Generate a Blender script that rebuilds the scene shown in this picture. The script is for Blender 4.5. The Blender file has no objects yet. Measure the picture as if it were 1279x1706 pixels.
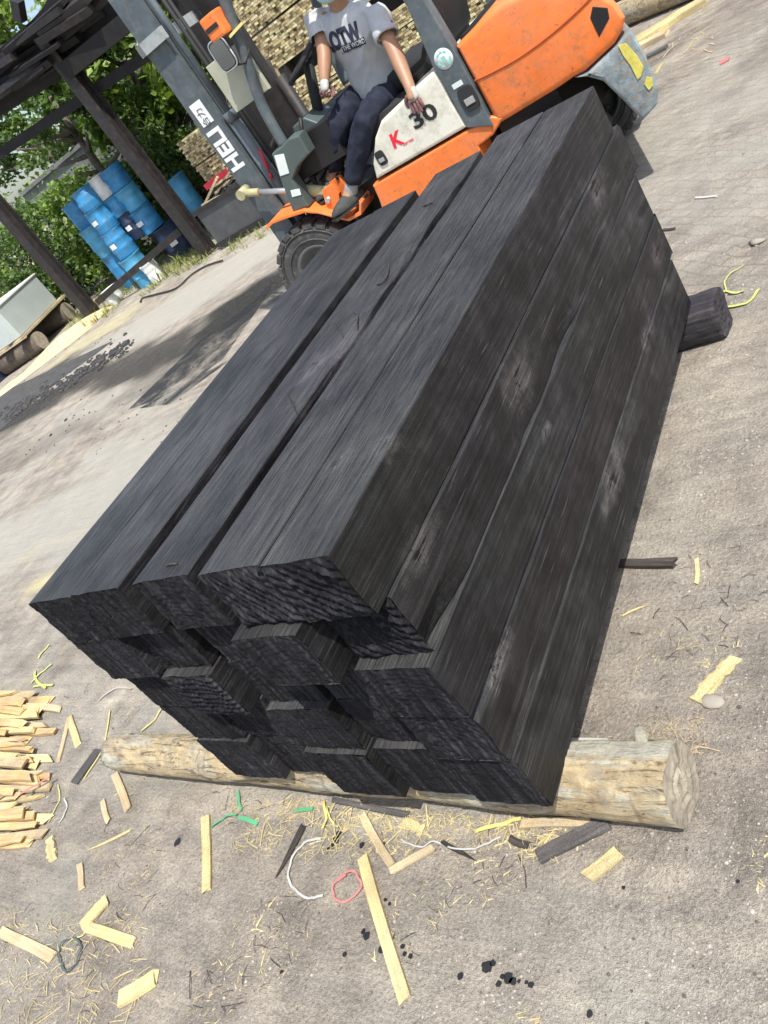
import bpy, bmesh, math, random
from mathutils import Vector, Matrix, noise
R=math.radians
rnd=random.Random(7)
sc=bpy.context.scene; COL=sc.collection
# ------------------------------------------------------------- camera
F_PX,CX,CY=1388.14,639.5,853.0
CP=Vector((0.974,-0.761,1.632))
yaw,pitch,roll=R(-46.697),R(27.99),R(-38.078)
fw=Vector((math.sin(yaw)*math.cos(pitch),math.cos(yaw)*math.cos(pitch),-math.sin(pitch)))
r0=Vector((math.cos(yaw),-math.sin(yaw),0)); u0=r0.cross(fw)
cr=r0*math.cos(roll)+u0*math.sin(roll); cu=-r0*math.sin(roll)+u0*math.cos(roll)
cd=bpy.data.cameras.new('camera'); cam=bpy.data.objects.new('camera',cd); COL.objects.link(cam)
m=Matrix((cr,cu,-fw)).transposed().to_4x4(); m.translation=CP; cam.matrix_world=m
cd.sensor_fit='VERTICAL'; cd.sensor_height=24; cd.lens=24*F_PX/1706; cd.clip_end=600; cd.clip_start=0.02
sc.camera=cam
# ------------------------------------------------------------- world, sun
SUN=Vector((0.53,-0.33,1.0)).normalized()
w=bpy.data.worlds.new('World'); sc.world=w; w.use_nodes=True
nt=w.node_tree; bg=nt.nodes['Background']; sky=nt.nodes.new('ShaderNodeTexSky')
sky.sky_type='NISHITA'; sky.sun_disc=False; sky.sun_elevation=math.asin(SUN.z); sky.sun_rotation=math.atan2(SUN.x,SUN.y)
sky.air_density=1.0; sky.dust_density=2.5
nt.links.new(sky.outputs[0],bg.inputs[0]); bg.inputs[1].default_value=0.15
sd=bpy.data.lights.new('sun','SUN'); sd.energy=4.2; sd.angle=R(0.55); sd.color=(1.0,0.955,0.88)
so=bpy.data.objects.new('sun',sd); COL.objects.link(so); so.rotation_euler=SUN.to_track_quat('Z','Y').to_euler(); so.location=SUN*20
sc.view_settings.view_transform='Standard'; sc.view_settings.look='None'; sc.view_settings.gamma=1; sc.view_settings.exposure=0.48

# ------------------------------------------------------------- unprojection of measured points on to real planes
def ray(u,v): return fw+cr*((u-CX)/F_PX)-cu*((v-CY)/F_PX)
def gp(u,v,z=0.0):
    d=ray(u,v); return CP+d*((z-CP.z)/d.z)
def yp(u,v,y):
    d=ray(u,v); return CP+d*((y-CP.y)/d.y)
FO=Vector((-2.628,3.55,0)); FY=R(3)
FA=Vector((math.cos(FY),math.sin(FY),0)); FC=Vector((-math.sin(FY),math.cos(FY),0))
def fk(u,v,c):      # point of the forklift's frame (along, depth, up) at depth c
    o=FO+FC*c; d=ray(u,v); P=CP+d*((o-CP).dot(FC)/d.dot(FC))
    return Vector(((P-FO).dot(FA),c,P.z))
def fw_(a,c,b): return FO+FA*a+FC*c+Vector((0,0,b))

# ------------------------------------------------------------- materials
def NM(name):
    m=bpy.data.materials.new(name); m.use_nodes=True; return m,m.node_tree,m.node_tree.nodes['Principled BSDF']
def N(t,k,**kw):
    n=t.nodes.new(k)
    for a,b in kw.items():
        if a.startswith('i_'):
            n.inputs[a[2:].replace('_',' ')].default_value=b
        else: setattr(n,a,b)
    return n
def ramp(t,fac,stops):
    r=t.nodes.new('ShaderNodeValToRGB'); e=r.color_ramp.elements
    e[0].position=stops[0][0]; e[0].color=(*stops[0][1],1); e[1].position=stops[-1][0]; e[1].color=(*stops[-1][1],1)
    for p,c in stops[1:-1]:
        q=e.new(p); q.color=(*c,1)
    t.links.new(fac,r.inputs[0]); return r.outputs[0]
def mixc(t,fac,a,b,mode='MIX'):
    n=t.nodes.new('ShaderNodeMix'); n.data_type='RGBA'; n.blend_type=mode
    for s,i in ((fac,0),(a,6),(b,7)):
        if hasattr(s,'links'): t.links.new(s,n.inputs[i])
        elif isinstance(s,(int,float)): n.inputs[i].default_value=s
        else: n.inputs[i].default_value=(*s,1)
    return n.outputs[2]
def math_(t,op,a,b=None,c=None):
    n=t.nodes.new('ShaderNodeMath'); n.operation=op
    for i,s in enumerate((a,b,c)):
        if s is None: continue
        if hasattr(s,'links'): t.links.new(s,n.inputs[i])
        else: n.inputs[i].default_value=s
    return n.outputs[0]
def coords(t,kind='Object',scale=(1,1,1),rnd_off=True,rot=(0,0,0)):
    tc=t.nodes.new('ShaderNodeTexCoord'); mp=t.nodes.new('ShaderNodeMapping'); mp.inputs['Scale'].default_value=scale; mp.inputs['Rotation'].default_value=rot
    src=tc.outputs[kind]
    if rnd_off:
        oi=t.nodes.new('ShaderNodeObjectInfo'); ad=t.nodes.new('ShaderNodeVectorMath'); ad.operation='ADD'
        ml=math_(t,'MULTIPLY',oi.outputs['Random'],37.0); t.links.new(src,ad.inputs[0]); t.links.new(ml,ad.inputs[1]); src=ad.outputs[0]
    t.links.new(src,mp.inputs[0]); return mp.outputs[0]
def noise_(t,vec,scale,detail=6,rough=.6,dist=0):
    n=t.nodes.new('ShaderNodeTexNoise'); n.inputs['Scale'].default_value=scale; n.inputs['Detail'].default_value=detail
    n.inputs['Roughness'].default_value=rough; n.inputs['Distortion'].default_value=dist; t.links.new(vec,n.inputs['Vector']); return n.outputs[0]
def bump(t,p,h,strength,dist=.01):
    b=t.nodes.new('ShaderNodeBump'); b.inputs['Strength'].default_value=strength; b.inputs['Distance'].default_value=dist
    t.links.new(h,b.inputs['Height']); t.links.new(b.outputs[0],p.inputs['Normal'])
def plain(name,col,rough=.6,metal=0,var=.25,scale=6,bmp=.15,bscale=60,dirt=None,dirt_amt=.5,spec=.5):
    m,t,p=NM(name); v=coords(t)
    n=noise_(t,v,scale,5,.65)
    lo=tuple(c*(1-var) for c in col); hi=tuple(min(1,c*(1+var*.8)) for c in col)
    c=ramp(t,n,[(.3,lo),(.7,hi)])
    if dirt:
        n2=noise_(t,v,scale*2.3,8,.7)
        f=ramp(t,n2,[(.5,(0,0,0)),(.68,(dirt_amt,)*3)])
        c=mixc(t,f,c,dirt)
    t.links.new(c,p.inputs['Base Color']); p.inputs['Roughness'].default_value=rough; p.inputs['Metallic'].default_value=metal
    p.inputs['Specular IOR Level'].default_value=spec
    bump(t,p,noise_(t,v,bscale,3,.5),bmp,.004)
    return m
def wood(name,lo,mid,hi,rough=.75,along='Y',gs=1.0,bmp=.4,knots=True,tint=None,saw=False,spec=.3,dusty=False):
    m,t,p=NM(name)
    s={'Y':(120,3.0,120),'X':(3.0,120,120),'Z':(120,120,3.0)}[along]
    v=coords(t,scale=tuple(a*gs for a in s)); v2=coords(t)
    g=noise_(t,v,1.0,8,.62,.4)
    c=ramp(t,g,[(.25,lo),(.5,mid),(.78,hi)])
    big=noise_(t,v2,3.2,5,.6,.3)
    c=mixc(t,1.0,c,ramp(t,big,[(.28,(.52,.52,.52)),(.72,(1.35,1.35,1.35))]),'MULTIPLY')
    if tint:
        tn=noise_(t,v2,1.7,3,.5); 
        c=mixc(t,ramp(t,tn,[(.42,(0,0,0)),(.62,(1,1,1))]),c,mixc(t,1.0,c,tint,'MULTIPLY'))
    h=g
    if knots:
        ks={'Y':(5.0,1.15,5.0),'X':(1.7,5.5,5.5),'Z':(5.5,5.5,1.7)}[along]
        kv=coords(t,scale=ks)
        ds=t.nodes.new('ShaderNodeVectorMath'); ds.operation='ADD'
        dn=t.nodes.new('ShaderNodeTexNoise'); dn.inputs['Scale'].default_value=1.6; t.links.new(kv,dn.inputs['Vector'])
        t.links.new(kv,ds.inputs[0]); t.links.new(dn.outputs[1],ds.inputs[1])
        vo=t.nodes.new('ShaderNodeTexVoronoi'); vo.feature='SMOOTH_F1'; vo.inputs['Scale'].default_value=1.0; vo.inputs['Smoothness'].default_value=.25
        t.links.new(ds.outputs[0],vo.inputs['Vector'])
        c=mixc(t,ramp(t,vo.outputs[0],[(.03,(.8,.8,.8)),(.11,(.0,.0,.0)),(.24,(0,0,0))]),c,tuple(x*.55 for x in lo))
        c=mixc(t,1.0,c,ramp(t,vo.outputs[0],[(.10,(.8,.8,.8)),(.17,(2.1,2.1,2.1)),(.38,(1,1,1))]),'MULTIPLY')
    fine=noise_(t,v2,420,2,.5)
    c=mixc(t,1.0,c,ramp(t,fine,[(.3,(.6,.6,.6)),(.72,(1.45,1.45,1.45))]),'MULTIPLY')
    hh=math_(t,'ADD',h,math_(t,'MULTIPLY',fine,.25))
    if saw:
        sv=coords(t,scale=(1,1,1),rot=(R(38),R(20),R(38)))
        wv=noise_(t,coords(t,scale=(420,14,14),rot=(R(35),R(25),R(50))),1.0,3,.6,.1)
        c=mixc(t,1.0,c,ramp(t,wv,[(.33,(.62,.62,.62)),(.68,(1.4,1.4,1.4))]),'MULTIPLY')
        bl=noise_(t,coords(t,scale=(6,1.3,6)),1.0,10,.72,1.4)
        c=mixc(t,1.0,c,ramp(t,bl,[(.3,(.55,.55,.57)),(.48,(.9,.9,.9)),(.6,(1.1,1.1,1.1)),(.75,(1.7,1.68,1.66))]),'MULTIPLY')
        sc2=noise_(t,coords(t,scale=(170,5,170)),1.0,3,.6,.3)
        c=mixc(t,ramp(t,sc2,[(.64,(0,0,0)),(.72,(.45,.45,.45))]),c,(.15,.155,.16))
        dk=noise_(t,coords(t,scale=(110,2.4,110)),1.0,4,.6,.4)
        c=mixc(t,ramp(t,dk,[(.31,(.85,.85,.85)),(.38,(0,0,0))]),c,(.006,.006,.007))
    if saw:
        oi=t.nodes.new('ShaderNodeObjectInfo')
        c=mixc(t,1.0,c,ramp(t,oi.outputs['Random'],[(0,(.72,.72,.78)),(.3,(1.05,.98,.95)),(.55,(.85,.9,.86)),(.8,(1.3,1.22,1.2)),(1,(.95,.95,1.02))]),'MULTIPLY')
        gk=t.nodes.new('ShaderNodeNewGeometry'); fl_=co_=None
        wn=t.nodes.new('ShaderNodeTexNoise'); wn.inputs['Scale'].default_value=22; wn.inputs['Detail'].default_value=6; wn.inputs['Roughness'].default_value=.65; wn.inputs['Distortion'].default_value=.8
        t.links.new(gk.outputs['Position'],wn.inputs['Vector'])
        wo=t.nodes.new('ShaderNodeVectorMath'); wo.operation='SUBTRACT'; t.links.new(wn.outputs[1],wo.inputs[0]); wo.inputs[1].default_value=(.5,.5,.5)
        for (c_,s_) in KNOTS:
            a_=t.nodes.new('ShaderNodeVectorMath'); a_.operation='SUBTRACT'; t.links.new(gk.outputs['Position'],a_.inputs[0]); a_.inputs[1].default_value=c_
            b_=t.nodes.new('ShaderNodeVectorMath'); b_.operation='MULTIPLY'; t.links.new(a_.outputs[0],b_.inputs[0]); b_.inputs[1].default_value=s_
            d_=t.nodes.new('ShaderNodeVectorMath'); d_.operation='MULTIPLY_ADD'; t.links.new(wo.outputs[0],d_.inputs[0]); d_.inputs[1].default_value=(1.7,1.7,1.7); t.links.new(b_.outputs[0],d_.inputs[2])
            e_=t.nodes.new('ShaderNodeVectorMath'); e_.operation='LENGTH'; t.links.new(d_.outputs[0],e_.inputs[0])
            fl_=e_.outputs['Value'] if fl_ is None else math_(t,'MINIMUM',fl_,e_.outputs['Value'])
        fg=math_(t,'ADD',fl_,math_(t,'MULTIPLY',math_(t,'SUBTRACT',g,.5),1.5))
        c=mixc(t,1.0,c,ramp(t,fg,[(.16,(.6,.6,.6)),(.34,(3.4,3.3,3.1)),(.6,(2.6,2.5,2.4)),(1.05,(1,1,1))]),'MULTIPLY')
        c=mixc(t,ramp(t,fg,[(.12,(.97,.97,.97)),(.33,(0,0,0))]),c,(.005,.004,.004))
        ge=t.nodes.new('ShaderNodeNewGeometry'); sp=t.nodes.new('ShaderNodeSeparateXYZ'); t.links.new(ge.outputs['True Normal'],sp.inputs[0])
        up=ramp(t,sp.outputs[2],[(.55,(0,0,0)),(.9,(1,1,1))])
        dn=noise_(t,coords(t,scale=(1.2,.7,1.2)),3.0,7,.7,.4)
        gr=noise_(t,coords(t,scale=(210,7,210)),1.0,9,.78,.3)
        cov=math_(t,'MULTIPLY',ramp(t,gr,[(.36,(.0,.0,.0)),(.64,(1,1,1))]),ramp(t,dn,[(.3,(.15,.15,.15)),(.7,(.95,.95,.95))]))
        c=mixc(t,math_(t,'MULTIPLY',up,cov),c,(.118,.120,.117))
    if dusty:
        dd=noise_(t,coords(t),14,8,.75); c=mixc(t,ramp(t,dd,[(.45,(0,0,0)),(.7,(.75,.75,.75))]),c,(.36,.31,.25))
        d2=noise_(t,coords(t),40,5,.7); c=mixc(t,ramp(t,d2,[(.62,(0,0,0)),(.72,(.6,.6,.6))]),c,(.18,.13,.08))
    t.links.new(c,p.inputs['Base Color']); p.inputs['Roughness'].default_value=rough
    p.inputs['Specular IOR Level'].default_value=spec
    bump(t,p,hh,bmp,.004)
    return m
def kp(u,v,rz,ry):
    P=CP+ray(u,v)*((0.0-CP.x)/ray(u,v).x); return ((0.0,P.y,P.z),(24.0,1/ry,1/rz))
def kt(u,v,rx,ry):
    P=gp(u,v,.984); return ((P.x,P.y,.984),(1/rx,1/ry,24.0))
KNOTS=[kp(862,625,.07,.13),kp(990,315,.06,.15),kp(700,905,.035,.12),kp(828,1110,.035,.11),kp(905,720,.02,.05),kp(690,590,.015,.03),kp(1020,800,.05,.14),kp(1078,560,.04,.10),kp(1095,420,.05,.12),kt(560,770,.05,.06),kt(640,742,.04,.05),kt(520,610,.05,.10),kt(620,395,.05,.09)]
M={}
M['beam']=wood('blackened_wood',(.007,.007,.0078),(.0158,.0163,.0172),(.039,.0405,.0425),rough=.5,tint=(1.04,.96,1.08),saw=True,bmp=.8,spec=.22)
M['beam_end']=wood('blackened_end_grain',(.004,.004,.005),(.015,.015,.018),(.060,.061,.066),rough=.85,along='Z',gs=.7,knots=False,bmp=.35,spec=.12)
M['slat']=wood('pale_sawn_wood',(.46,.35,.15),(.62,.51,.24),(.74,.64,.34),along='X',gs=1.0,bmp=.3,knots=False,dusty=True)
M['slat2']=wood('tan_sawn_wood',(.36,.26,.14),(.52,.41,.24),(.63,.53,.34),along='X',bmp=.35,knots=False,dusty=True)
M['bark']=wood('peeled_pale_bark',(.34,.28,.12),(.52,.45,.22),(.62,.56,.32),along='X',bmp=.5,knots=False,dusty=True)
M['heap']=wood('orange_tan_splintered_wood',(.36,.22,.09),(.58,.40,.18),(.72,.55,.28),along='X',bmp=.4,knots=False,dusty=True)
M['greyplank']=wood('weathered_grey_wood',(.05,.047,.045),(.09,.085,.082),(.15,.14,.135),along='X',knots=False)
M['darkstick']=wood('dark_wood_splinter',(.02,.017,.016),(.045,.038,.034),(.09,.08,.07),along='X',knots=False)
M['blacklog']=wood('charred_rough_log',(.012,.011,.014),(.04,.037,.044),(.12,.115,.12),along='X',gs=.6,bmp=1.0,knots=False)
M['orange']=plain('orange_paint',(.86,.20,.04),.42,var=.12,scale=9,bmp=.12,bscale=25,dirt=(.30,.17,.08),dirt_amt=.6)
def scuff(m,c_dark,c_light):
    t=m.node_tree; p=t.nodes['Principled BSDF']; src=p.inputs['Base Color'].links[0].from_socket
    a=noise_(t,coords(t,scale=(1.5,1,14)),9,7,.75,.5); c=mixc(t,ramp(t,a,[(.60,(0,0,0)),(.66,(.75,.75,.75))]),src,c_light)
    b=noise_(t,coords(t),42,6,.7,.4); c=mixc(t,ramp(t,b,[(.62,(0,0,0)),(.68,(.85,.85,.85))]),c,c_dark)
    g=noise_(t,coords(t),2.2,6,.65,.3); c=mixc(t,ramp(t,g,[(.45,(0,0,0)),(.75,(.35,.35,.35))]),c,(.42,.33,.24)); t.links.new(c,p.inputs['Base Color'])
    t.links.new(ramp(t,g,[(.3,(.3,.3,.3)),(.7,(.62,.62,.62))]),p.inputs['Roughness'])
scuff(M['orange'],(.16,.09,.05),(.85,.36,.16))
M['white']=plain('cream_panel_paint',(.74,.73,.62),.5,var=.08,scale=5,dirt=(.4,.4,.33),dirt_amt=.6,bmp=.05)
scuff(M['white'],(.22,.20,.15),(.62,.60,.50))
M['grey']=plain('blue_grey_steel_paint',(.085,.108,.12),.48,var=.3,scale=6,dirt=(.20,.21,.20),dirt_amt=.45)
M['greylight']=plain('worn_light_grey_steel',(.34,.37,.37),.5,var=.15,scale=8,dirt=(.2,.2,.19))
M['greygreen']=plain('grey_green_plastic',(.075,.1,.095),.5,var=.12)
M['ballast']=plain('scraped_counterweight_paint',(.24,.30,.32),.7,var=.45,scale=22,dirt=(.42,.24,.11),dirt_amt=.8,bmp=.5,bscale=120)
M['dark']=plain('matt_black_rubber',(.022,.023,.024),.75,var=.3)
M['void']=plain('greasy_black_metal',(.012,.012,.013),.6,var=.4)
M['tyre']=plain('dusty_tyre_rubber',(.06,.06,.06),.85,var=.3,scale=9,dirt=(.2,.19,.17),dirt_amt=.5,bmp=.4)
M['silver']=plain('bright_steel',(.5,.5,.5),.35,.6,var=.1)
M['brass']=plain('yellowish_cylinder_paint',(.42,.40,.22),.5,var=.3,dirt=(.2,.2,.15))
M['red']=plain('faded_red_paint',(.45,.03,.05),.5)
M['redtext']=plain('red_lettering',(.75,.02,.05),.5,var=.05,bmp=0)
M['blacktext']=plain('black_lettering',(.02,.025,.022),.5,var=.05,bmp=0)
M['whitetext']=plain('white_lettering',(.78,.8,.8),.5,var=.1,bmp=0)
M['sticker']=plain('pale_sticker',(.7,.76,.73),.5,var=.1,bmp=0)
M['teal']=plain('teal_ink',(.25,.6,.52),.5,var=.1,bmp=0)
M['mirror']=plain('mirror_glass',(.35,.38,.42),.08,.9,var=.05,bmp=0)
M['skin']=plain('skin',(.36,.20,.12),.5,var=.12,scale=9,bmp=.1)
M['shirt']=plain('heather_grey_cotton',(.50,.52,.53),.9,var=.1,scale=12,bmp=.25,bscale=30,spec=.2)
M['jeans']=plain('dark_navy_denim',(.020,.024,.040),.85,var=.45,scale=14,bmp=.8,bscale=22,spec=.2)
M['glove']=plain('grey_knit_glove',(.45,.47,.44),.9,var=.15,spec=.2)
M['gloved']=plain('dark_red_rubber_glove_palm',(.20,.10,.10),.75,var=.4,scale=40,spec=.3)
M['mask']=plain('pale_blue_face_mask',(.45,.68,.72),.8,var=.05)
M['hair']=plain('black_hair',(.012,.01,.01),.5)
M['shoe']=plain('dusty_dark_shoe',(.045,.05,.047),.8,var=.4,scale=20)
M['sock']=plain('grey_sock',(.32,.33,.33),.9)
M['blue']=plain('blue_barrel_paint',(.035,.25,.52),.42,var=.25,scale=7,dirt=(.10,.11,.11),dirt_amt=.85)
M['blue2']=plain('light_blue_barrel_paint',(.07,.36,.6),.42,var=.2,scale=7,dirt=(.2,.2,.2),dirt_amt=.7)
M['navy']=plain('dark_navy_barrel_paint',(.015,.03,.07),.5,var=.3)
M['whiteb']=plain('white_barrel_paint',(.72,.74,.72),.5,var=.1,dirt=(.35,.34,.32))
M['post']=plain('dark_brown_steel',(.022,.020,.020),.6,var=.35,scale=5,dirt=(.09,.06,.05),dirt_amt=.5)
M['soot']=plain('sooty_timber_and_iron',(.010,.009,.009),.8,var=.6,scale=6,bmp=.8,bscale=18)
M['binm']=plain('dark_grey_sheet_steel',(.085,.09,.092),.6,var=.25,scale=3,dirt=(.03,.03,.03))
M['concrete']=plain('weathered_concrete',(.22,.23,.22),.9,var=.3,scale=1.5,dirt=(.1,.11,.09),bmp=.5)
M['boxm']=plain('pale_grey_sheet_metal',(.42,.48,.47),.5,var=.08,scale=3)
M['logend']=plain('cut_log_end',(.33,.29,.22),.9,var=.4,scale=22,bmp=.8,dirt=(.2,.18,.15),dirt_amt=.7)
M['sawdust']=plain('sawdust',(.68,.53,.30),1.0,var=.15,scale=7,bmp=.5)
M['rubble']=plain('charcoal_rubble',(.055,.055,.056),.9,var=.6,scale=20,bmp=.6)
M['grit']=plain('pale_grit',(.38,.345,.30),.9,var=.5,scale=3)
M['chips']=plain('straw_coloured_chips',(.55,.46,.24),.9,var=.4,scale=3)
M['green_strap']=plain('green_plastic_strap',(.10,.36,.18),.45,var=.15)
M['neon']=plain('yellow_green_strap',(.52,.56,.15),.45,var=.12)
M['yellow_strap']=plain('yellow_peel',(.58,.52,.18),.6,var=.15)
M['white_strap']=plain('white_plastic_strap',(.46,.46,.44),.5,var=.12)
M['red_strap']=plain('pink_red_plastic_strap',(.60,.2,.19),.5,var=.2)
M['oil']=plain('black_dye_drips',(.02,.02,.022),.5,var=.3)
M['stone']=plain('pale_stone',(.30,.27,.23),.9,var=.2,bmp=.5)
M['hose']=plain('black_hose',(.03,.03,.03),.6)
M['trunk']=plain('tree_bark',(.12,.1,.08),.95,var=.4,scale=12,bmp=.8)

def leafmat(name,c1,c2):
    m,t,p=NM(name); out=t.nodes['Material Output']
    at=t.nodes.new('ShaderNodeAttribute'); at.attribute_name='rv'
    c=ramp(t,at.outputs['Fac'],[(0,c1),(1,c2)])
    t.links.new(c,p.inputs['Base Color']); p.inputs['Roughness'].default_value=.5
    tr=t.nodes.new('ShaderNodeBsdfTranslucent'); t.links.new(mixc(t,1.0,c,(1.5,1.7,.6),'MULTIPLY'),tr.inputs[0])
    mx=t.nodes.new('ShaderNodeMixShader'); mx.inputs[0].default_value=.35
    t.links.new(p.outputs[0],mx.inputs[1]); t.links.new(tr.outputs[0],mx.inputs[2]); t.links.new(mx.outputs[0],out.inputs[0]); return m
M['leaf']=leafmat('broad_green_leaves',(.03,.07,.014),(.28,.40,.085))
M['leaf2']=leafmat('dark_green_leaves',(.03,.06,.02),(.16,.24,.07))
M['leaf3']=leafmat('dusty_leaves',(.05,.075,.035),(.32,.38,.2))
M['grassm']=leafmat('grass_blades',(.14,.17,.05),(.45,.46,.18))
def battenmat():
    m,t,p=NM('sawn_batten_ends'); at=t.nodes.new('ShaderNodeAttribute'); at.attribute_name='rv'
    c=ramp(t,at.outputs['Fac'],[(0,(.26,.19,.11)),(.25,(.46,.37,.20)),(.65,(.62,.54,.30)),(1,(.75,.70,.44))])
    v=coords(t,rnd_off=False); c=mixc(t,1.0,c,ramp(t,noise_(t,v,40,4),[(.3,(.75,.75,.75)),(.7,(1.15,1.15,1.15))]),'MULTIPLY')
    t.links.new(c,p.inputs['Base Color']); p.inputs['Roughness'].default_value=.85; return m
M['batten']=battenmat()

def logmat():
    m,t,p=NM('pale_peeling_birch_bark'); v=coords(t,rnd_off=False); 
    n=noise_(t,v,5.5,7,.6,.5)
    c=ramp(t,n,[(.3,(.36,.27,.15)),(.45,(.56,.46,.29)),(.55,(.48,.39,.24)),(.7,(.54,.53,.43))])
    v2=coords(t,rnd_off=False,scale=(1.8,11,11)); n2=noise_(t,v2,3.6,10,.75,1.6)
    c=mixc(t,ramp(t,n2,[(.53,(0,0,0)),(.60,(.9,.9,.9))]),c,(.09,.07,.045))
    n3=noise_(t,coords(t,rnd_off=False,scale=(1,3,3)),2.3,5,.6,.3)
    c=mixc(t,ramp(t,n3,[(.55,(0,0,0)),(.62,(.75,.75,.75))]),c,(.50,.52,.46))
    v4=coords(t,rnd_off=False,scale=(9,1,1)); n4=noise_(t,v4,2.2,6,.7,.6)
    c=mixc(t,ramp(t,n4,[(.6,(0,0,0)),(.68,(.7,.7,.7))]),c,(.2,.15,.1))
    n5=noise_(t,v,38,8,.75); c=mixc(t,1.0,c,ramp(t,n5,[(.3,(.62,.6,.58)),(.7,(1.25,1.23,1.18))]),'MULTIPLY')
    c=mixc(t,ramp(t,noise_(t,v,9,9,.7),[(.52,(0,0,0)),(.66,(.6,.6,.6))]),c,(.34,.31,.26))
    t.links.new(c,p.inputs['Base Color']); p.inputs['Roughness'].default_value=.9
    bump(t,p,math_(t,'ADD',math_(t,'ADD',n,math_(t,'MULTIPLY',n2,.7)),math_(t,'MULTIPLY',n5,.5)),1.0,.016); return m
M['log']=logmat()

def groundmat():
    m,t,p=NM('dusty_trodden_ground')
    v=coords(t,rnd_off=False)
    big=noise_(t,v,.9,6,.6,.2); med=noise_(t,v,7,8,.65); fine=noise_(t,v,95,5,.7); vf=noise_(t,v,330,3,.6)
    c=ramp(t,big,[(.3,(.355,.32,.285)),(.5,(.425,.39,.35)),(.7,(.505,.475,.43))])
    c=mixc(t,1.0,c,ramp(t,med,[(.3,(.70,.69,.69)),(.68,(1.2,1.19,1.16))]),'MULTIPLY')
    c=mixc(t,1.0,c,ramp(t,fine,[(.3,(.62,.61,.6)),(.7,(1.26,1.25,1.22))]),'MULTIPLY')
    c=mixc(t,1.0,c,ramp(t,vf,[(.3,(.72,.72,.72)),(.68,(1.2,1.2,1.18))]),'MULTIPLY')
    b2=noise_(t,v,2.6,9,.7,1.2)
    c=mixc(t,1.0,c,ramp(t,b2,[(.33,(.66,.655,.65)),(.46,(.95,.945,.93)),(.6,(1.08,1.07,1.04)),(.7,(1.28,1.26,1.2))]),'MULTIPLY')
    b3=noise_(t,v,1.3,5,.6,.6); c=mixc(t,ramp(t,b3,[(.5,(0,0,0)),(.68,(.45,.45,.45))]),c,(.39,.40,.35))
    # streaks raked along the yard
    st=noise_(t,coords(t,rnd_off=False,scale=(.8,7,1),rot=(0,0,R(-8))),2.0,6,.65,.4)
    c=mixc(t,1.0,c,ramp(t,st,[(.33,(.82,.83,.85)),(.66,(1.13,1.12,1.1))]),'MULTIPLY')
    at=t.nodes.new('ShaderNodeAttribute'); at.attribute_name='stain'
    c=mixc(t,at.outputs['Fac'],c,mixc(t,fine,(.012,.013,.014),(.045,.046,.046)))
    ay=t.nodes.new('ShaderNodeAttribute'); ay.attribute_name='yel'
    c=mixc(t,ay.outputs['Fac'],c,(.66,.60,.32))
    bt=t.nodes.new('ShaderNodeTexBrick'); bt.inputs['Scale'].default_value=4.2; bt.inputs['Mortar Size'].default_value=.035; bt.inputs['Mortar Smooth'].default_value=.8
    bt.inputs['Color1'].default_value=(1,1,1,1); bt.inputs['Color2'].default_value=(.84,.84,.85,1); bt.inputs['Mortar'].default_value=(.55,.54,.52,1)
    bv=t.nodes.new('ShaderNodeVectorMath'); bv.operation='ADD'; bm_=t.nodes.new('ShaderNodeTexNoise'); bm_.inputs['Scale'].default_value=3; bvs=t.nodes.new('ShaderNodeVectorMath'); bvs.operation='SCALE'; bvs.inputs[3].default_value=.12
    vr=coords(t,rnd_off=False,rot=(0,0,R(38))); t.links.new(vr,bv.inputs[0]); t.links.new(vr,bm_.inputs['Vector']); t.links.new(bm_.outputs[1],bvs.inputs[0]); t.links.new(bvs.outputs[0],bv.inputs[1]); t.links.new(bv.outputs[0],bt.inputs['Vector'])
    ap=t.nodes.new('ShaderNodeAttribute'); ap.attribute_name='paving'
    c=mixc(t,math_(t,'MULTIPLY',ap.outputs['Fac'],ramp(t,med,[(.3,(.25,.25,.25)),(.65,(.95,.95,.95))])),c,mixc(t,1.0,c,bt.outputs[0],'MULTIPLY'))
    aw=t.nodes.new('ShaderNodeAttribute'); aw.attribute_name='pale'
    c=mixc(t,aw.outputs['Fac'],c,mixc(t,fine,(.36,.35,.31),(.56,.54,.47)))
    # fine chaff
    ch=noise_(t,v,160,2,.5,1.5)
    c=mixc(t,ramp(t,ch,[(.62,(0,0,0)),(.68,(.7,.7,.7))]),c,(.58,.53,.40))
    dk=noise_(t,v,55,4,.6,.5)
    c=mixc(t,ramp(t,dk,[(.66,(0,0,0)),(.74,(.7,.7,.7))]),c,(.13,.115,.10))
    t.links.new(c,p.inputs['Base Color']); p.inputs['Roughness'].default_value=.95; p.inputs['Specular IOR Level'].default_value=.2
    h=math_(t,'ADD',math_(t,'ADD',math_(t,'MULTIPLY',med,1.6),math_(t,'MULTIPLY',fine,.8)),math_(t,'MULTIPLY',vf,.35))
    h=math_(t,'ADD',h,math_(t,'MULTIPLY',st,1.0))
    bump(t,p,h,.9,.02); return m
STAINS=[(-6.0,4.9,1.7,.6,R(150),.9),(-5.0,4.4,1.1,.45,R(120),.8),(-8.2,5.3,2.4,.55,R(170),.85),(-4.2,5.0,.6,.5,0,.6),(-10.8,6.0,1.8,.45,R(150),.95),(-5.6,2.9,1.3,.35,R(150),.35),(-.4,5.6,.9,.3,R(40),.35),(.2,5.2,.9,.2,R(50),.25)]
M['ground']=groundmat()

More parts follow.
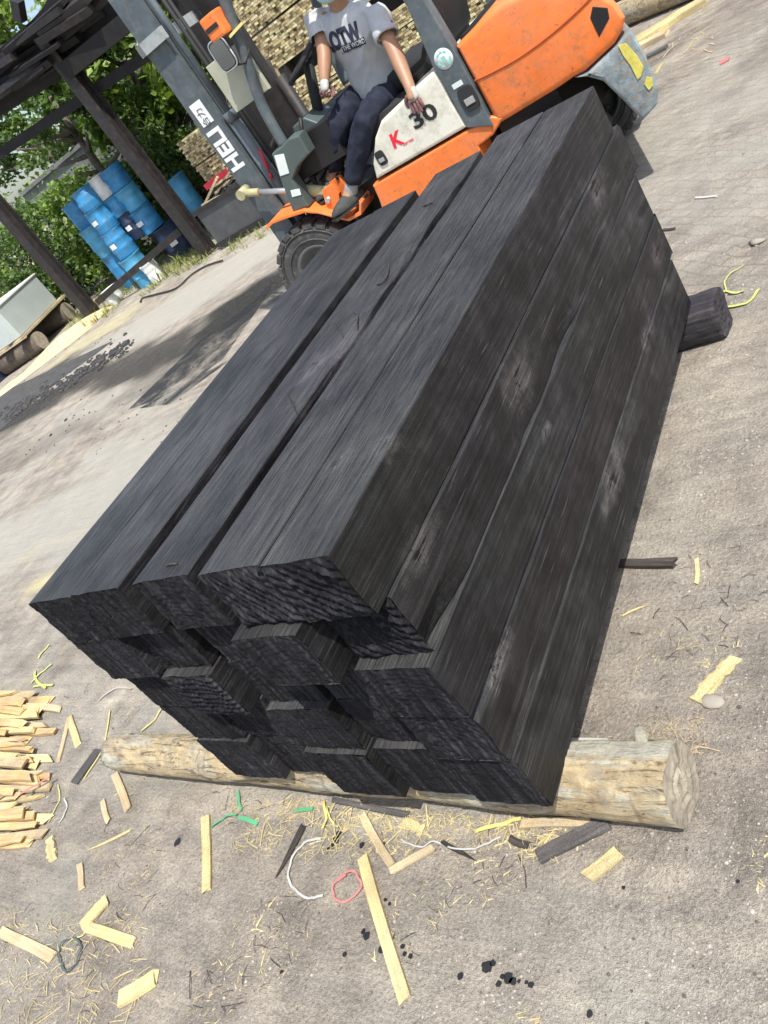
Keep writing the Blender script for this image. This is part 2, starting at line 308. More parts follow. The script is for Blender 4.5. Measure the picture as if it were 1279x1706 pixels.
# ------------------------------------------------------------- mesh helpers
def link(name,me,mat=None,parent=None,loc=None):
    o=bpy.data.objects.new(name,me); COL.objects.link(o)
    if mat is not None:
        for mm in (mat if isinstance(mat,(list,tuple)) else [mat]): me.materials.append(mm)
    if parent is not None: o.parent=parent
    if loc is not None: o.location=loc
    return o
def tag(o,label=None,cat=None,group=None,kind=None):
    if label: o['label']=label
    if cat: o['category']=cat
    if group: o['group']=group
    if kind: o['kind']=kind
    return o
def empty(name,loc,rz=0,**k):
    o=bpy.data.objects.new(name,None); COL.objects.link(o); o.location=loc; o.rotation_euler=(0,0,rz); o.empty_display_size=.1
    return tag(o,**k)
class MB:
    def __init__(s): s.b=bmesh.new()
    def box(s,lo,hi,mi=0,M4=None,bev=0):
        vs=[]
        for x in (lo[0],hi[0]):
            for y in (lo[1],hi[1]):
                for z in (lo[2],hi[2]):
                    p=Vector((x,y,z)); vs.append(s.b.verts.new(M4@p if M4 else p))
        fs=[(0,1,3,2),(4,6,7,5),(0,4,5,1),(2,3,7,6),(0,2,6,4),(1,5,7,3)]
        out=[]
        for f in fs:
            q=s.b.faces.new([vs[i] for i in f]); q.material_index=mi; out.append(q)
        if bev:
            es=list({e for f in out for e in f.edges})
            bmesh.ops.bevel(s.b,geom=es,offset=bev,segments=2,affect='EDGES',profile=.6)
        return s
    def bar(s,p,q,wd,ht,mi=0,up=Vector((0,0,1)),bev=0):
        p=Vector(p);q=Vector(q); d=q-p; L=d.length; x=d/L
        z=(up-x*up.dot(x)); z=z.normalized() if z.length>1e-4 else Vector((0,1,0)); y=z.cross(x)
        m=Matrix((x,y,z)).transposed().to_4x4(); m.translation=p
        return s.box((0,-wd/2,-ht/2),(L,wd/2,ht/2),mi,m,bev)
    def tube(s,pts,r,n=10,mi=0,caps=True):
        pts=[Vector(p) for p in pts]; rs=r if isinstance(r,(list,tuple)) else [r]*len(pts)
        rings=[]; ref=None
        for i,p in enumerate(pts):
            d=(pts[min(i+1,len(pts)-1)]-pts[max(i-1,0)]).normalized()
            if ref is None: ref=d.orthogonal().normalized()
            ref=(ref-d*ref.dot(d)).normalized(); b=d.cross(ref)
            rings.append([s.b.verts.new(p+(ref*math.cos(2*math.pi*k/n)+b*math.sin(2*math.pi*k/n))*rs[i]) for k in range(n)])
        for a,b in zip(rings,rings[1:]):
            for k in range(n):
                f=s.b.faces.new((a[k],a[(k+1)%n],b[(k+1)%n],b[k])); f.smooth=True; f.material_index=mi
        if caps:
            f=s.b.faces.new(rings[0][::-1]); f.material_index=mi
            f=s.b.faces.new(rings[-1]); f.material_index=mi
        return s
    def lathe(s,prof,n=32,M4=None,mi=0,closed=False):
        # profile of (radius, z) turned round z
        rings=[]
        for r_,z in prof:
            rings.append([s.b.verts.new((M4@Vector((r_*math.cos(2*math.pi*k/n),r_*math.sin(2*math.pi*k/n),z))) if M4 else Vector((r_*math.cos(2*math.pi*k/n),r_*math.sin(2*math.pi*k/n),z))) for k in range(n)])
        pr=list(zip(rings,rings[1:]))
        if closed: pr.append((rings[-1],rings[0]))
        for a,b in pr:
            for k in range(n):
                f=s.b.faces.new((a[k],a[(k+1)%n],b[(k+1)%n],b[k])); f.smooth=True; f.material_index=mi
        if not closed:
            s.b.faces.new(rings[0][::-1]).material_index=mi; s.b.faces.new(rings[-1]).material_index=mi
        return s
    def prism(s,poly,c0,c1,mi=0,bev=0,taper=None):
        # polygon in (a,b) drawn out along depth c
        A=[s.b.verts.new((p[0],c0,p[1])) for p in poly]
        B=[s.b.verts.new((p[0],c1,p[1])) for p in poly]
        fs=[s.b.faces.new(A),s.b.faces.new(B[::-1])]
        n=len(poly)
        for k in range(n): fs.append(s.b.faces.new((A[k],B[k],B[(k+1)%n],A[(k+1)%n])))
        for f in fs: f.material_index=mi
        bmesh.ops.recalc_face_normals(s.b,faces=fs)
        if bev:
            es=list({e for f in fs[:2] for e in f.edges})
            bmesh.ops.bevel(s.b,geom=es,offset=bev,segments=3,affect='EDGES',profile=.5)
        return s
    def strip(s,pts,wd,th,mi=0,up=None):
        # flat ribbon lying along pts
        pts=[Vector(p) for p in pts]; L=[]
        for i,p in enumerate(pts):
            d=(pts[min(i+1,len(pts)-1)]-pts[max(i-1,0)]).normalized(); u=up or Vector((0,0,1))
            sd_=d.cross(u).normalized(); L.append([s.b.verts.new(p+sd_*wd/2),s.b.verts.new(p-sd_*wd/2),s.b.verts.new(p-sd_*wd/2+u*th),s.b.verts.new(p+sd_*wd/2+u*th)])
        for a,b in zip(L,L[1:]):
            for k in range(4): s.b.faces.new((a[k],a[(k+1)%4],b[(k+1)%4],b[k])).material_index=mi
        s.b.faces.new(L[0][::-1]); s.b.faces.new(L[-1]); return s
    def done(s,name,mat=None,parent=None,loc=None,smooth=False,fix=True):
        if fix: bmesh.ops.recalc_face_normals(s.b,faces=s.b.faces)
        if smooth:
            for f in s.b.faces: f.smooth=True
        me=bpy.data.meshes.new(name); s.b.to_mesh(me); s.b.free()
        return link(name,me,mat,parent,loc)
def arc_smooth(pts,n=6):
    # Catmull-Rom
    P=[Vector(p) for p in pts]; out=[]
    for i in range(len(P)-1):
        a=P[max(i-1,0)];b=P[i];c=P[i+1];d=P[min(i+2,len(P)-1)]
        for k in range(n):
            t=k/n; out.append(.5*((2*b)+(c-a)*t+(2*a-5*b+4*c-d)*t*t+(3*b-a-3*c+d)*t**3))
    out.append(P[-1]); return out
def rv_attr(me,vals):
    at=me.attributes.new('rv','FLOAT','FACE')
    for i,v in enumerate(vals): at.data[i].value=v
def text(name,body,size,mat,parent,loc,rot=(R(90),0,0),ext=.0008,sx=1.0,bold=0.0,shear=0):
    cu_=bpy.data.curves.new(name,'FONT'); cu_.body=body; cu_.size=size; cu_.extrude=ext; cu_.align_x='CENTER'; cu_.align_y='CENTER'; cu_.offset=bold; cu_.shear=shear; cu_.resolution_u=3
    tmp=bpy.data.objects.new(name,cu_); COL.objects.link(tmp)
    dg=bpy.context.evaluated_depsgraph_get(); me=bpy.data.meshes.new_from_object(tmp.evaluated_get(dg)); 
    bpy.data.objects.remove(tmp); o=link(name,me,None,parent,loc); me.materials.clear(); me.materials.append(mat)
    o.rotation_euler=rot; o.scale=(sx,1,1); return o

# ------------------------------------------------------------- ground
def axis(lo,hi,st):
    a=[-150,-70,-35,-20]; x=lo
    while x<hi: a.append(x); x+=st
    return a+[hi+3,hi+12,60,150]
xs=axis(-14,3,.09); ys=axis(-3,10,.09)
gb=bmesh.new(); gv=[[gb.verts.new((x,y,0)) for y in ys] for x in xs]
for i_ in range(len(xs)-1):
    for j_ in range(len(ys)-1): gb.faces.new((gv[i_][j_],gv[i_+1][j_],gv[i_+1][j_+1],gv[i_][j_+1]))
gm=bpy.data.meshes.new('ground'); gb.to_mesh(gm); gb.free()
def blobv(p,L,seed):
    best=0
    for (bx,by,rx,ry,rot,amt,nz) in L:
        dx,dy=p.x-bx,p.y-by; ca,sa=math.cos(rot),math.sin(rot)
        d=math.hypot((dx*ca+dy*sa)/rx,(dy*ca-dx*sa)/ry)
        q=Vector((p.x*.8,p.y*2.2,seed)); d+=nz*(noise.noise(q)+.6*noise.noise(q*2.7)+.4*noise.noise(q*6))
        best=max(best,amt*min(1,max(0,(1.1-d)/.45)))
    return best
DARK=[(-4.85,5.0,1.05,.6,R(20),1.0,.4),(-6.0,4.6,1.2,.35,R(-8),.9,.5),(-9.6,4.9,1.7,.45,R(8),.95,.5),(-6.2,4.75,1.3,.5,0,.85,.5),(-8.4,5.0,1.7,.42,0,.9,.5),(-5.3,4.0,.8,.3,0,.45,.5),(-9.5,4.3,1.2,.35,0,.5,.5),(-7.4,3.6,1.6,.35,0,.35,.5),(-1.0,6.0,.6,.25,R(20),.4,.5),(.2,5.3,.9,.22,R(60),.3,.5),(-10.9,5.95,1.9,.42,R(14),.95,.4)]
YEL=[(-3.7,1.5,.6,.14,R(15),.8,.4),(-3.2,1.25,.35,.07,R(10),.7,.4),(-4.6,1.75,.5,.07,R(8),.5,.5),(-9.6,6.9,1.3,.4,R(10),.45,.5)]
PALE=[(-4.2,2.2,2.6,.9,R(5),.75,.5),(-6.8,6.3,2.4,.8,R(10),.8,.5),(1.2,4.0,2.0,1.6,0,.45,.6),(-6.5,3.9,1.3,.35,0,.5,.7)]
for nm_,L_,sd_ in (('stain',DARK,1.0),('yel',YEL,5.0),('pale',PALE,9.0),('paving',[(1.0,4.2,3.2,2.8,0,.9,.4),(1.6,1.8,1.2,1.6,0,.5,.5)],13.0)):
    at_=gm.attributes.new(nm_,'FLOAT','POINT')
    for k_,v_ in enumerate(gm.vertices): at_.data[k_].value=blobv(v_.co,L_,sd_)
st_=gm.attributes['stain'].data
for nm_ in ('pale','yel'):
    q_=gm.attributes[nm_].data
    for k_ in range(len(q_)): q_[k_].value*=max(0,1-1.3*st_[k_].value)
g=link('ground',gm,M['ground']); tag(g,kind='structure')

# straight-edged cast shadow, painted as dark films on the ground
def flatpoly(name,px,z,mat,**k):
    mb=MB(); vs=[mb.b.verts.new(gp(u,v,0)+Vector((0,0,z))) for u,v in px]
    f=mb.b.faces.new(vs)
    if f.normal.z<0: f.normal_flip()
    o=mb.done(name,mat,fix=False); tag(o,**k); return o
def shadowmat():
    m,t,p=NM('thin_shadow_film'); v=coords(t,rnd_off=False); out=t.nodes['Material Output']
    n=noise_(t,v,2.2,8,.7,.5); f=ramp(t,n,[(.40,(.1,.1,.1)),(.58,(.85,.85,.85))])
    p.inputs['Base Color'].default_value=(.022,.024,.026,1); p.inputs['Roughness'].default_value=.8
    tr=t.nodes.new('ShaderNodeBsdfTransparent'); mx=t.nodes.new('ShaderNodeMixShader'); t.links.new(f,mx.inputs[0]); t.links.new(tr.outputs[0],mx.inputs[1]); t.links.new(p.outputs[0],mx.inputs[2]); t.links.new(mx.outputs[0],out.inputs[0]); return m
sm=shadowmat()
flatpoly('painted_shadow',[(212,684),(268,664),(340,622),(372,598),(440,500),(455,470),(400,520),(330,570)],.004,sm,kind='structure')
flatpoly('painted_shadow',[(232,681),(282,674),(395,592),(360,612)],.006,sm,kind='structure')

# ------------------------------------------------------------- the timber stack
ZR=[.984,.826,.668,.508,.345,.157]
XC=[(-1.05,-.8495),(-.8490,-.655),(-.608,-.398),(-.385,-.193),(-.187,.003)]
FR=[[0,.003,.006,-.002,-.010],[.003,.03,.04,-.034,.032],[.03,.004,.04,.045,-.003],[.035,.05,.018,.045,.003],[.028,.055,.003,.024,.012]]
BK=[[1.84,1.85,1.917,1.985,1.98],[1.9,1.95,1.98,2.0,2.035],[1.9,1.93,1.96,1.95,1.98],[1.9,1.96,1.94,1.98,2.01],[1.92,1.95,1.93,1.98,1.97]]
ENDS=[['smooth','step','rings','ridge','ridge'],['smooth','rings','rings','rings','ridge'],['smooth','ridge','rings','rings','rings'],['smooth','rings','smooth','rings','rough'],['rings','rings','rings','smooth','smooth']]
rows=['top','second','third','fourth','bottom']; cols=['far left','second from the left','middle','second from the right','right-hand']
LAB={(0,2):'blackened timber on the top row lying alone between two dark gaps',(0,3):'blackened top-row timber with coarse saw ridges on its end, inner of the ridged pair',
(0,4):'blackened timber along the top right edge with a coarsely ridged cut end',(1,3):'blackened timber poking out of the second row under the ridged ends',
(2,1):'blackened timber with a deeply ridged end jutting from the third row on the left',(4,2):'blackened timber jutting over the pale log in the middle of the bottom row',
(0,0):'blackened timber on the outer left edge of the top row'}
def beam(i,j):
    x0,x1=XC[j] if i else [(-1.05,-.8495),(-.8490,-.652),(-.594,-.399),(-.358,-.1765),(-.1695,.003)][j]; z1=ZR[i]; z0=ZR[i+1]+.003; y0,y1=FR[i][j],BK[i][j]
    if i>0 and j!=4:
        k=rnd.uniform(-.006,.006); x0+=k; x1+=k
    if i==4 and j==0: x0-=.0; 
    if i>0 and j==0: x0-=.012*min(i,2)
    if i==1 and j==4: x1+=.004
    if i==2 and j==4: x1+=.004
    c=Vector(((x0+x1)/2,(y0+y1)/2,(z0+z1)/2)); hx,hy,hz=(x1-x0)/2,(y1-y0)/2,(z1-z0)/2
    b=bmesh.new(); ch=.0025; NS=46; seed=i*7+j*3.1
    def yo(x,z): return .005*noise.noise(Vector((x*26+seed,z*26,seed)))+.0025*noise.noise(Vector((x*90+seed,z*90,seed)))
    sec=[]
    def edge(ax,az,bx,bz,n):
        for k in range(n): sec.append((ax+(bx-ax)*k/n,az+(bz-az)*k/n))
    edge(-hx+ch,-hz,hx-ch,-hz,5); edge(hx-ch,-hz,hx,-hz+ch,1); edge(hx,-hz+ch,hx,hz-ch,5); edge(hx,hz-ch,hx-ch,hz,1)
    edge(hx-ch,hz,-hx+ch,hz,5); edge(-hx+ch,hz,-hx,hz-ch,1); edge(-hx,hz-ch,-hx,-hz+ch,5); edge(-hx,-hz+ch,-hx+ch,-hz,1)
    rings=[]
    for s in range(NS+1):
        y=-hy+2*hy*s/NS; rr=[]
        for (x,z) in sec:
            q=Vector((x*4+seed,y*1.6,z*4)); nx=noise.noise(q)*.0018; nz=noise.noise(q+Vector((9,3,1)))*.0013
            xx,zz=x+nx*(1 if abs(x)<hx*.9 else .9),z+nz
            # wane and chipped arris on some timbers
            if (i,j)==(1,4) and x>hx*.75 and z<-hz*.5:
                wv=max(0,noise.noise(Vector((y*5,1.7,0)))+.05)*.02+max(0,(.22-(y+hy)))*.10
                xx-=min(wv,.03)
            if (i,j)==(0,2) and x>hx*.75 and z>hz*.6:
                wv=max(0,noise.noise(Vector((y*3.5,7.7,0)))-.05)*.035; xx-=wv*.5; zz-=wv
            if (i,j)==(3,4) and x>hx*.75 and z>hz*.6:
                xx-=max(0,.3-(y+hy))*.05; zz-=max(0,.35-(y+hy))*.05*max(0,.6+noise.noise(Vector((y*9,3,2))))
            if j==4 and i>0 and x>hx*.8 and z>hz*.8:
                wn=(0,.006,.004,.013,.007)[i]*max(.15,.55+noise.noise(Vector((y*2.5,i*3.3,1)))+.35*noise.noise(Vector((y*14,i,4))))
                if x>hx-ch*.5: zz-=wn
                if z>hz-ch*.5: xx-=wn*.8
            if (i,j)==(0,0) and x<-hx*.6 and z>hz*.6: zz-=.0
            if s==0: y_=y+yo(x,z)
            else: y_=y
            rr.append(b.verts.new((xx,y_,zz)))
        rings.append(rr)
    n=len(sec)
    for a,c_ in zip(rings,rings[1:]):
        for k in range(n): b.faces.new((a[k],c_[k],c_[(k+1)%n],a[(k+1)%n]))
    # ends as displaced grids
    st=ENDS[i][j]; rg=random.Random(seed); th={(0,3):1.0,(0,4):.72,(1,4):.8,(2,1):.12}.get((i,j),.5) ; GX,GZ=72,60
    cxr,czr=rg.uniform(-.8,.3)*hx,rg.uniform(-1.6,-.5)*hz
    for sgn,yy in ((-1,-hy),(1,hy)):
        gv=[[None]*(GZ+1) for _ in range(GX+1)]
        for a in range(GX+1):
            for c_ in range(GZ+1):
                x=-hx+2*hx*a/GX; z=-hz+2*hz*c_/GZ; ex=min(a,GX-a)/GX; ez=min(c_,GZ-c_)/GZ; e=min(1,min(ex,ez)*14)
                nn=noise.noise(Vector((x*22+seed,z*22,seed)))
                if st=='ridge': q_=(x*math.sin(th)+z*math.cos(th)+x*z*.9)*168+nn*.7; d=(.0105+.009*noise.noise(Vector((q_*.31,seed,0))))*((1-abs(math.sin(q_)))**1.2)*(.8+.5*noise.noise(Vector((x*18,z*18,seed+4))))+.0012*noise.noise(Vector((x*120,z*120,seed)))
                elif st=='rings': 
                    rr_=math.hypot(x-cxr,z-czr); rr_+=.006*noise.noise(Vector((x*30,z*30,seed+2))); d=.0009*math.sin(rr_*470+nn*2.5)*(.6+noise.noise(Vector((x*16+seed,z*16,1))))-.004*max(0,noise.noise(Vector((math.atan2(z-czr,x-cxr)*7,seed,0)))-.25)+.0010*noise.noise(Vector((x*70,z*70,seed)))
                elif st=='rough': d=.003*noise.noise(Vector((x*60,z*60,seed)))+.001*math.sin(math.hypot(x-cxr,z-czr)*420)
                elif st=='step': d=(-.002)+.002*nn+(.014 if x<-.3*hx and z<.2*hz+x*.8 else 0)
                else: d=.0010*nn+.0006*math.sin((x*.5+z)*500)
                if sgn>0: d*=.5
                gv[a][c_]=b.verts.new((x*.999,yy+sgn*d*(e*.8+.2)+(yo(x,z) if sgn<0 else 0),z*.999))
        for a in range(GX):
            for c_ in range(GZ):
                q=(gv[a][c_],gv[a+1][c_],gv[a+1][c_+1],gv[a][c_+1]); q=q if sgn<0 else q[::-1]
                f=b.faces.new(q); f.material_index=1; f.smooth=(st!='step')
    me=bpy.data.meshes.new('timber_beam'); b.to_mesh(me); b.free()
    o=link('timber_beam',me,[M['beam'],M['beam_end']],None,c)
    tag(o,LAB.get((i,j),f'blackened square timber, {cols[j]} in the {rows[i]} row of the stack'),'timber','blackened timbers stacked in five rows')
for i in range(5):
    for j in range(5): beam(i,j)

# slivers of wood hanging on the timbers
def sliver(px,z,lab,r=.0022,lift=.004):
    pts=[gp(u,v,z)+Vector((0,0,lift*math.sin(math.pi*k/(len(px)-1))+.002)) for k,(u,v) in enumerate(px)]
    mb=MB(); P=arc_smooth(pts,4); n=len(P); mb.tube(P,[max(.0005,r*math.sin(math.pi*(.12+.8*k/n))) for k in range(n)],5)
    tag(mb.done('wood_sliver',M['darkstick']),lab,'splinter','dark splinters on the top of the stack')
sliver([(277,944),(288,943),(297,940)],.984,'short black splinter near the front end of the lone top timber',.003)
sliver([(480,658),(490,676),(495,690)],.984,'black splinter beside the second gap, lowest along the stack')
sliver([(558,538),(566,548),(572,562)],.984,'black curved splinter beside the ragged edge of the gap')
sliver([(590,520),(597,528),(594,545)],.984,'black splinter curled over the ragged gap edge',.003)
sliver([(643,432),(649,445),(646,462),(636,474),(628,475)],.984,'long curled black splinter, farthest along the gap',.003)
sliver([(705,345),(714,343),(720,338)],.984,'reddish dark splinter near the far end of the top row',.003)

# ------------------------------------------------------------- logs under the stack
def rough_log(name,x0,x1,y,z,r0,r1,mat,mend,seed,ns=70,na=40,sq=0,amp=.06):
    b=bmesh.new(); rings=[]
    for s in range(ns+1):
        t=s/ns; x=x0+(x1-x0)*t; r=r0+(r1-r0)*t; rr=[]
        for k in range(na):
            a=2*math.pi*k/na
            q=Vector((math.cos(a)*1.2,math.sin(a)*1.2,x*3+seed)); d=1+amp*noise.noise(q)+amp*.5*noise.noise(q*3.1)+amp*.3*noise.noise(q*9)-(.10*max(0,noise.noise(q*5+Vector((4,4,4)))) if name=='pale_log' else 0)+(.07*max(0,noise.noise(Vector((math.cos(a)*1.5,math.sin(a)*1.5,x*9))))*max(0,min(1,(x+.05)/.2)) if name=='pale_log' else 0)
            if sq: d*=1/(max(abs(math.cos(a)),abs(math.sin(a)))**sq)
            rr.append(b.verts.new((x-(x0+x1)/2+((.014*noise.noise(Vector((math.cos(a)*.9,math.sin(a)*.9,seed)))) if s in (0,ns) else 0),math.cos(a)*r*d,math.sin(a)*r*d)))
        rings.append(rr)
    for a,c_ in zip(rings,rings[1:]):
        for k in range(na):
            f=b.faces.new((a[k],a[(k+1)%na],c_[(k+1)%na],c_[k])); f.smooth=True
    for ring,s in ((rings[0],-1),(rings[-1],1)):
        prev=ring; co=sum((v.co for v in ring),Vector())/na
        for kk in range(1,7):
            f_=1-kk/7; cur=[b.verts.new(co+(v.co-co)*f_+Vector((s*(.004*noise.noise(v.co*55)+.002*math.sin(f_*26)),0,0))) for v in ring]
            for k in range(na):
                fc=b.faces.new((prev[k],prev[(k+1)%na],cur[(k+1)%na],cur[k])); fc.material_index=1
            prev=cur
        b.faces.new(prev).material_index=1
    bmesh.ops.recalc_face_normals(b,faces=b.faces)
    me=bpy.data.meshes.new(name); b.to_mesh(me); b.free()
    return link(name,me,[mat,mend],None,Vector(((x0+x1)/2,y,z)))
lg=rough_log('pale_log',-1.93,.235,.128,.081,.068,.086,M['log'],M['logend'],3.0,ns=120,na=48,amp=.09)
tag(lg,'pale peeling log under the front end of the black timber stack','log')
mb=MB(); p0=Vector((.18+.83,.05,.045)); mb.tube([p0,p0+Vector((.0,.018,.03)),p0+Vector((-.006,.028,.042))],[.02,.015,.009],9)
mb.done('branch_stub',M['log'],lg)
bl=rough_log('charred_log',-1.25,.085,1.99,.078,.085,.082,M['blacklog'],M['blacklog'],11.0,ns=60,na=28,sq=.55,amp=.14)
tag(bl,'black charred squared log sticking out from under the far end of the stack','log')

# ------------------------------------------------------------- offcuts, straps and litter
def slat(a,b,wpx,mat,name,lab,th=.014,group=None,z=.002,point=0,cat='offcut',jag=True,notch=False):
    A=gp(*a);B=gp(*b); d=B-A; L=d.length; mid=(A+B)/2; dist=(mid-CP).length; wd=wpx*dist/F_PX
    # foreshortening across the piece
    x=d.normalized(); y=Vector((0,0,1)).cross(x)
    v=(mid-CP).normalized(); fs=max(.45,math.sqrt(max(0.01,1-(v.dot(y))**2))); wd=wd/fs*.97
    ns=16; b_=bmesh.new(); rg=random.Random(int(a[0]*7+a[1])); rings=[]
    for k in range(ns+1):
        t=k/ns; xx=(t-.5)*L; wv=1+(.05 if mat is not M['bark'] else .45)*noise.noise(Vector((t*6,a[0]*.1,0)))+(.0 if mat is not M['bark'] else .35)*noise.noise(Vector((t*23,a[0]*.1,4)))
        if point: wv*=min(1,.12+ (1-t)*point) 
        e=.0
        hw=wd/2*wv; zz=th*(1+.1*noise.noise(Vector((t*5,a[1]*.1,3)))); yb=.004*math.sin(t*3+a[0])
        rings.append([b_.verts.new((xx+(rg.uniform(-.008,.008) if jag and k in(0,ns) else 0),s*hw+yb,zz if up else 0)) for s,up in ((-1,0),(1,0),(1,1),(-1,1))])
    for p,q in zip(rings,rings[1:]):
        for k in range(4): b_.faces.new((p[k],p[(k+1)%4],q[(k+1)%4],q[k]))
    b_.faces.new(rings[0][::-1]); b_.faces.new(rings[-1]); bmesh.ops.recalc_face_normals(b_,faces=b_.faces)
    me=bpy.data.meshes.new(name); b_.to_mesh(me); b_.free(); o=link(name,me,mat,None,mid+Vector((0,0,z)))
    o.rotation_euler=(0,0,math.atan2(d.y,d.x)); tag(o,lab,cat,group); return o
sl,s2,bk=M['slat'],M['slat2'],M['bark']; G='loose offcuts scattered on the ground'
SL=[((345,1362),(345,1486),15,sl,'straight yellow slat with square ends below the middle of the pale log',.012,0),
((607,1427),(676,1668),20,sl,'longest yellow slat on the ground, lying beside the red strap loop',.013,0),
((607,1358),(655,1446),14,s2,'tan stick leaning away from the log above the long yellow slat',.012,0),
((655,1455),(722,1412),11,s2,'short tan stick meeting the tan stick at a corner',.01,0),
((978,1462),(1036,1422),20,sl,'broad yellow chip right of the grey plank',.012,0),
((900,1433),(1010,1371),22,M['greyplank'],'dark grey plank sticking out from under the pale log',.015,0),
((868,1378),(985,1371),14,s2,'tan board lying along the bottom of the pale log',.012,0),
((555,1336),(684,1357),10,M['greyplank'],'thin dark grey stick tucked against the bottom of the log',.01,0),
((508,1378),(460,1463),9,M['darkstick'],'pointed dark brown stick left of the white strap',.007,1.3),
((138,1546),(181,1500),14,sl,'upper yellow offcut of the pair at the lower left',.012,0),
((146,1549),(226,1570),17,sl,'lower yellow offcut of the pair at the lower left',.012,0),
((5,1552),(88,1598),16,s2,'tan offcut at the left edge near the strap tangle',.012,0),
((205,1664),(262,1632),22,sl,'thick pale offcut at the bottom left with an angled end',.02,0),
((133,1442),(139,1480),10,s2,'small tan chip alone left of centre on bare ground',.01,0),
((220,1383),(150,1416),4,sl,'thin yellow sliver below the left end of the log',.004,2),
((194,1290),(214,1352),13,s2,'tan wedge lying against the left end of the pale log',.012,0),
((172,1338),(183,1368),9,s2,'small tan chip beside the tan wedge',.01,0),
((118,1196),(130,1243),12,sl,'small yellow wedge right of the offcut heap',.012,0),
((118,1195),(97,1270),7,s2,'thin stick right of the offcut heap',.008,0),
((165,1250),(125,1308),11,M['greyplank'],'dark plank offcut between heap and log',.012,0),
((1162,1168),(1228,1098),22,bk,'ragged peeled bark chip on open ground right of the stack',.006,0),
((1162,932),(1160,975),7,sl,'small upright yellow splinter right of the stack',.006,0),
((1037,1028),(1082,1009),3,sl,'thin yellow sliver just right of the stack shadow',.003,2),
((950,1238),(1016,1234),7,M['white_strap'],'pale strip behind the right part of the pale log',.006,0),
((740,1402),(792,1438),8,M['darkstick'],'small dark splinter below the log near the straw',.006,2),
((852,1397),(882,1412),13,M['darkstick'],'dark brown chip near the grey plank',.008,0),
((672,1372),(706,1388),18,bk,'flat straw-coloured chip just below the log',.006,0),
((1102,385),(1126,381),5,M['darkstick'],'dark splinter on the ground at the far right corner of the stack',.004,0)]
for a,b,wp,mt,lab,th,pt in SL: slat(a,b,wp*.94,mt,'wood_offcut' ,lab,th*.62,G,.003,pt)
# split black sliver at the right of the stack
e=empty('split_black_stick',gp(1075,940),label='split black stick poking out from under the right side of the stack',cat='stick')
for (a,b,wp) in (((1028,938),(1126,938),8),((1028,942),(1124,946),7)):
    o=slat(a,b,wp,M['darkstick'],'splinter','x',.012); o.parent=e; o.location=o.location-e.location
    for k in ('label','category'): del o[k]
# the heap of offcuts at the left edge
rg=random.Random(5); HG='offcuts in the heap at the left edge'
for k in range(40):
    lay=k//14; kk=k%14
    v=1168+kk*18.5+rg.uniform(-6,6)-lay*5
    endx=[88,100,84,98,60,96,78,98,100,70,52,92,82,70][kk]-lay*18+rg.uniform(-16,4)
    A=gp(endx,v); B=gp(endx-rg.uniform(110,190),v+rg.uniform(-16,20)); L=(B-A).length
    ang=math.atan2(B.y-A.y,B.x-A.x); z=.004+lay*.019+rg.uniform(0,.003)
    mb=MB(); wd=rg.uniform(.028,.05); th=rg.uniform(.009,.017); ns=10; rings=[]; sk=rg.choice([-.03,-.01,0,.008,.025]); tp=rg.choice([1,1,.55,.8]); bow=rg.uniform(-.02,.03)
    for q in range(ns+1):
        t=q/ns; hw=wd/2*(1+.12*noise.noise(Vector((t*4,k,0)))); hh=th*(1+.15*noise.noise(Vector((t*4,k,5))))
        x=t*L+(rg.uniform(-.01,.01) if q in (0,) else 0)
        rings.append([mb.b.verts.new((x+(sk*s if q==0 else 0)+(rg.uniform(-.012,.012) if q==0 else 0),s*hw*(tp if q<2 else 1)+(.006*noise.noise(Vector((t*3,k,9)))),(hh if up else 0)+bow*t*t)) for s,up in ((-1,0),(1,0),(1,1),(-1,1))])
    for p_,q_ in zip(rings,rings[1:]):
        for i in range(4): mb.b.faces.new((p_[i],p_[(i+1)%4],q_[(i+1)%4],q_[i]))
    mb.b.faces.new(rings[0][::-1]); mb.b.faces.new(rings[-1])
    o=mb.done('wood_offcut',rg.choice([M['heap'],M['heap'],s2,sl])); o.location=A+Vector((0,0,z)); o.rotation_euler=(R(rg.uniform(-8,8)),R(rg.uniform(-1.2,.6)),ang)
    tag(o,'pale sawn offcut lying in the heap at the left edge','offcut',HG)
slat((84,1400),(92,1432),14,bk,'wood_offcut','frayed yellow chip at the foot of the offcut heap',.01,G)
slat((0,1410),(24,1392),9,M['darkstick'],'wood_offcut','dark stick at the lower edge of the offcut heap',.01,G)

def strap(px,wpx,mat,name,lab,z=.004,cat='strap',lift=0):
    P=[gp(u,v) for u,v in px]; wd=wpx*(P[0]-CP).length/F_PX
    P=arc_smooth(P,5); P=[p+Vector((0,0,z+lift*abs(math.sin(i*.5)))) for i,p in enumerate(P)]
    P=[p+Vector((noise.noise(p*60)*.003,noise.noise(p*60+Vector((3,3,3)))*.003,0)) for p in P]
    mb=MB(); mb.strip(P,wd*.62,.0012); o=mb.done(name,mat); tag(o,lab,cat); return o
strap([(536,1399),(510,1406),(490,1430),(482,1460),(492,1483),(515,1497),(541,1494)],6,M['white_strap'],'plastic_strap','curved white plastic strap left of the red loop',lift=.004)
strap([(562,1468),(590,1452),(601,1468),(602,1485),(574,1506),(557,1492),(561,1472),(580,1460)],5,M['red_strap'],'plastic_strap','pink red plastic strap bent into a loop',lift=.004)
strap([(397,1318),(403,1352)],7,M['green_strap'],'plastic_strap','short green strap piece hanging down by the log',lift=.003)
strap([(399,1362),(431,1374)],11,M['green_strap'],'plastic_strap','broad bright green strap piece below the log',lift=.003)
strap([(354,1380),(370,1368),(384,1360),(397,1360)],5,M['green_strap'],'plastic_strap','thin bent green strap joining the broad green piece',lift=.006)
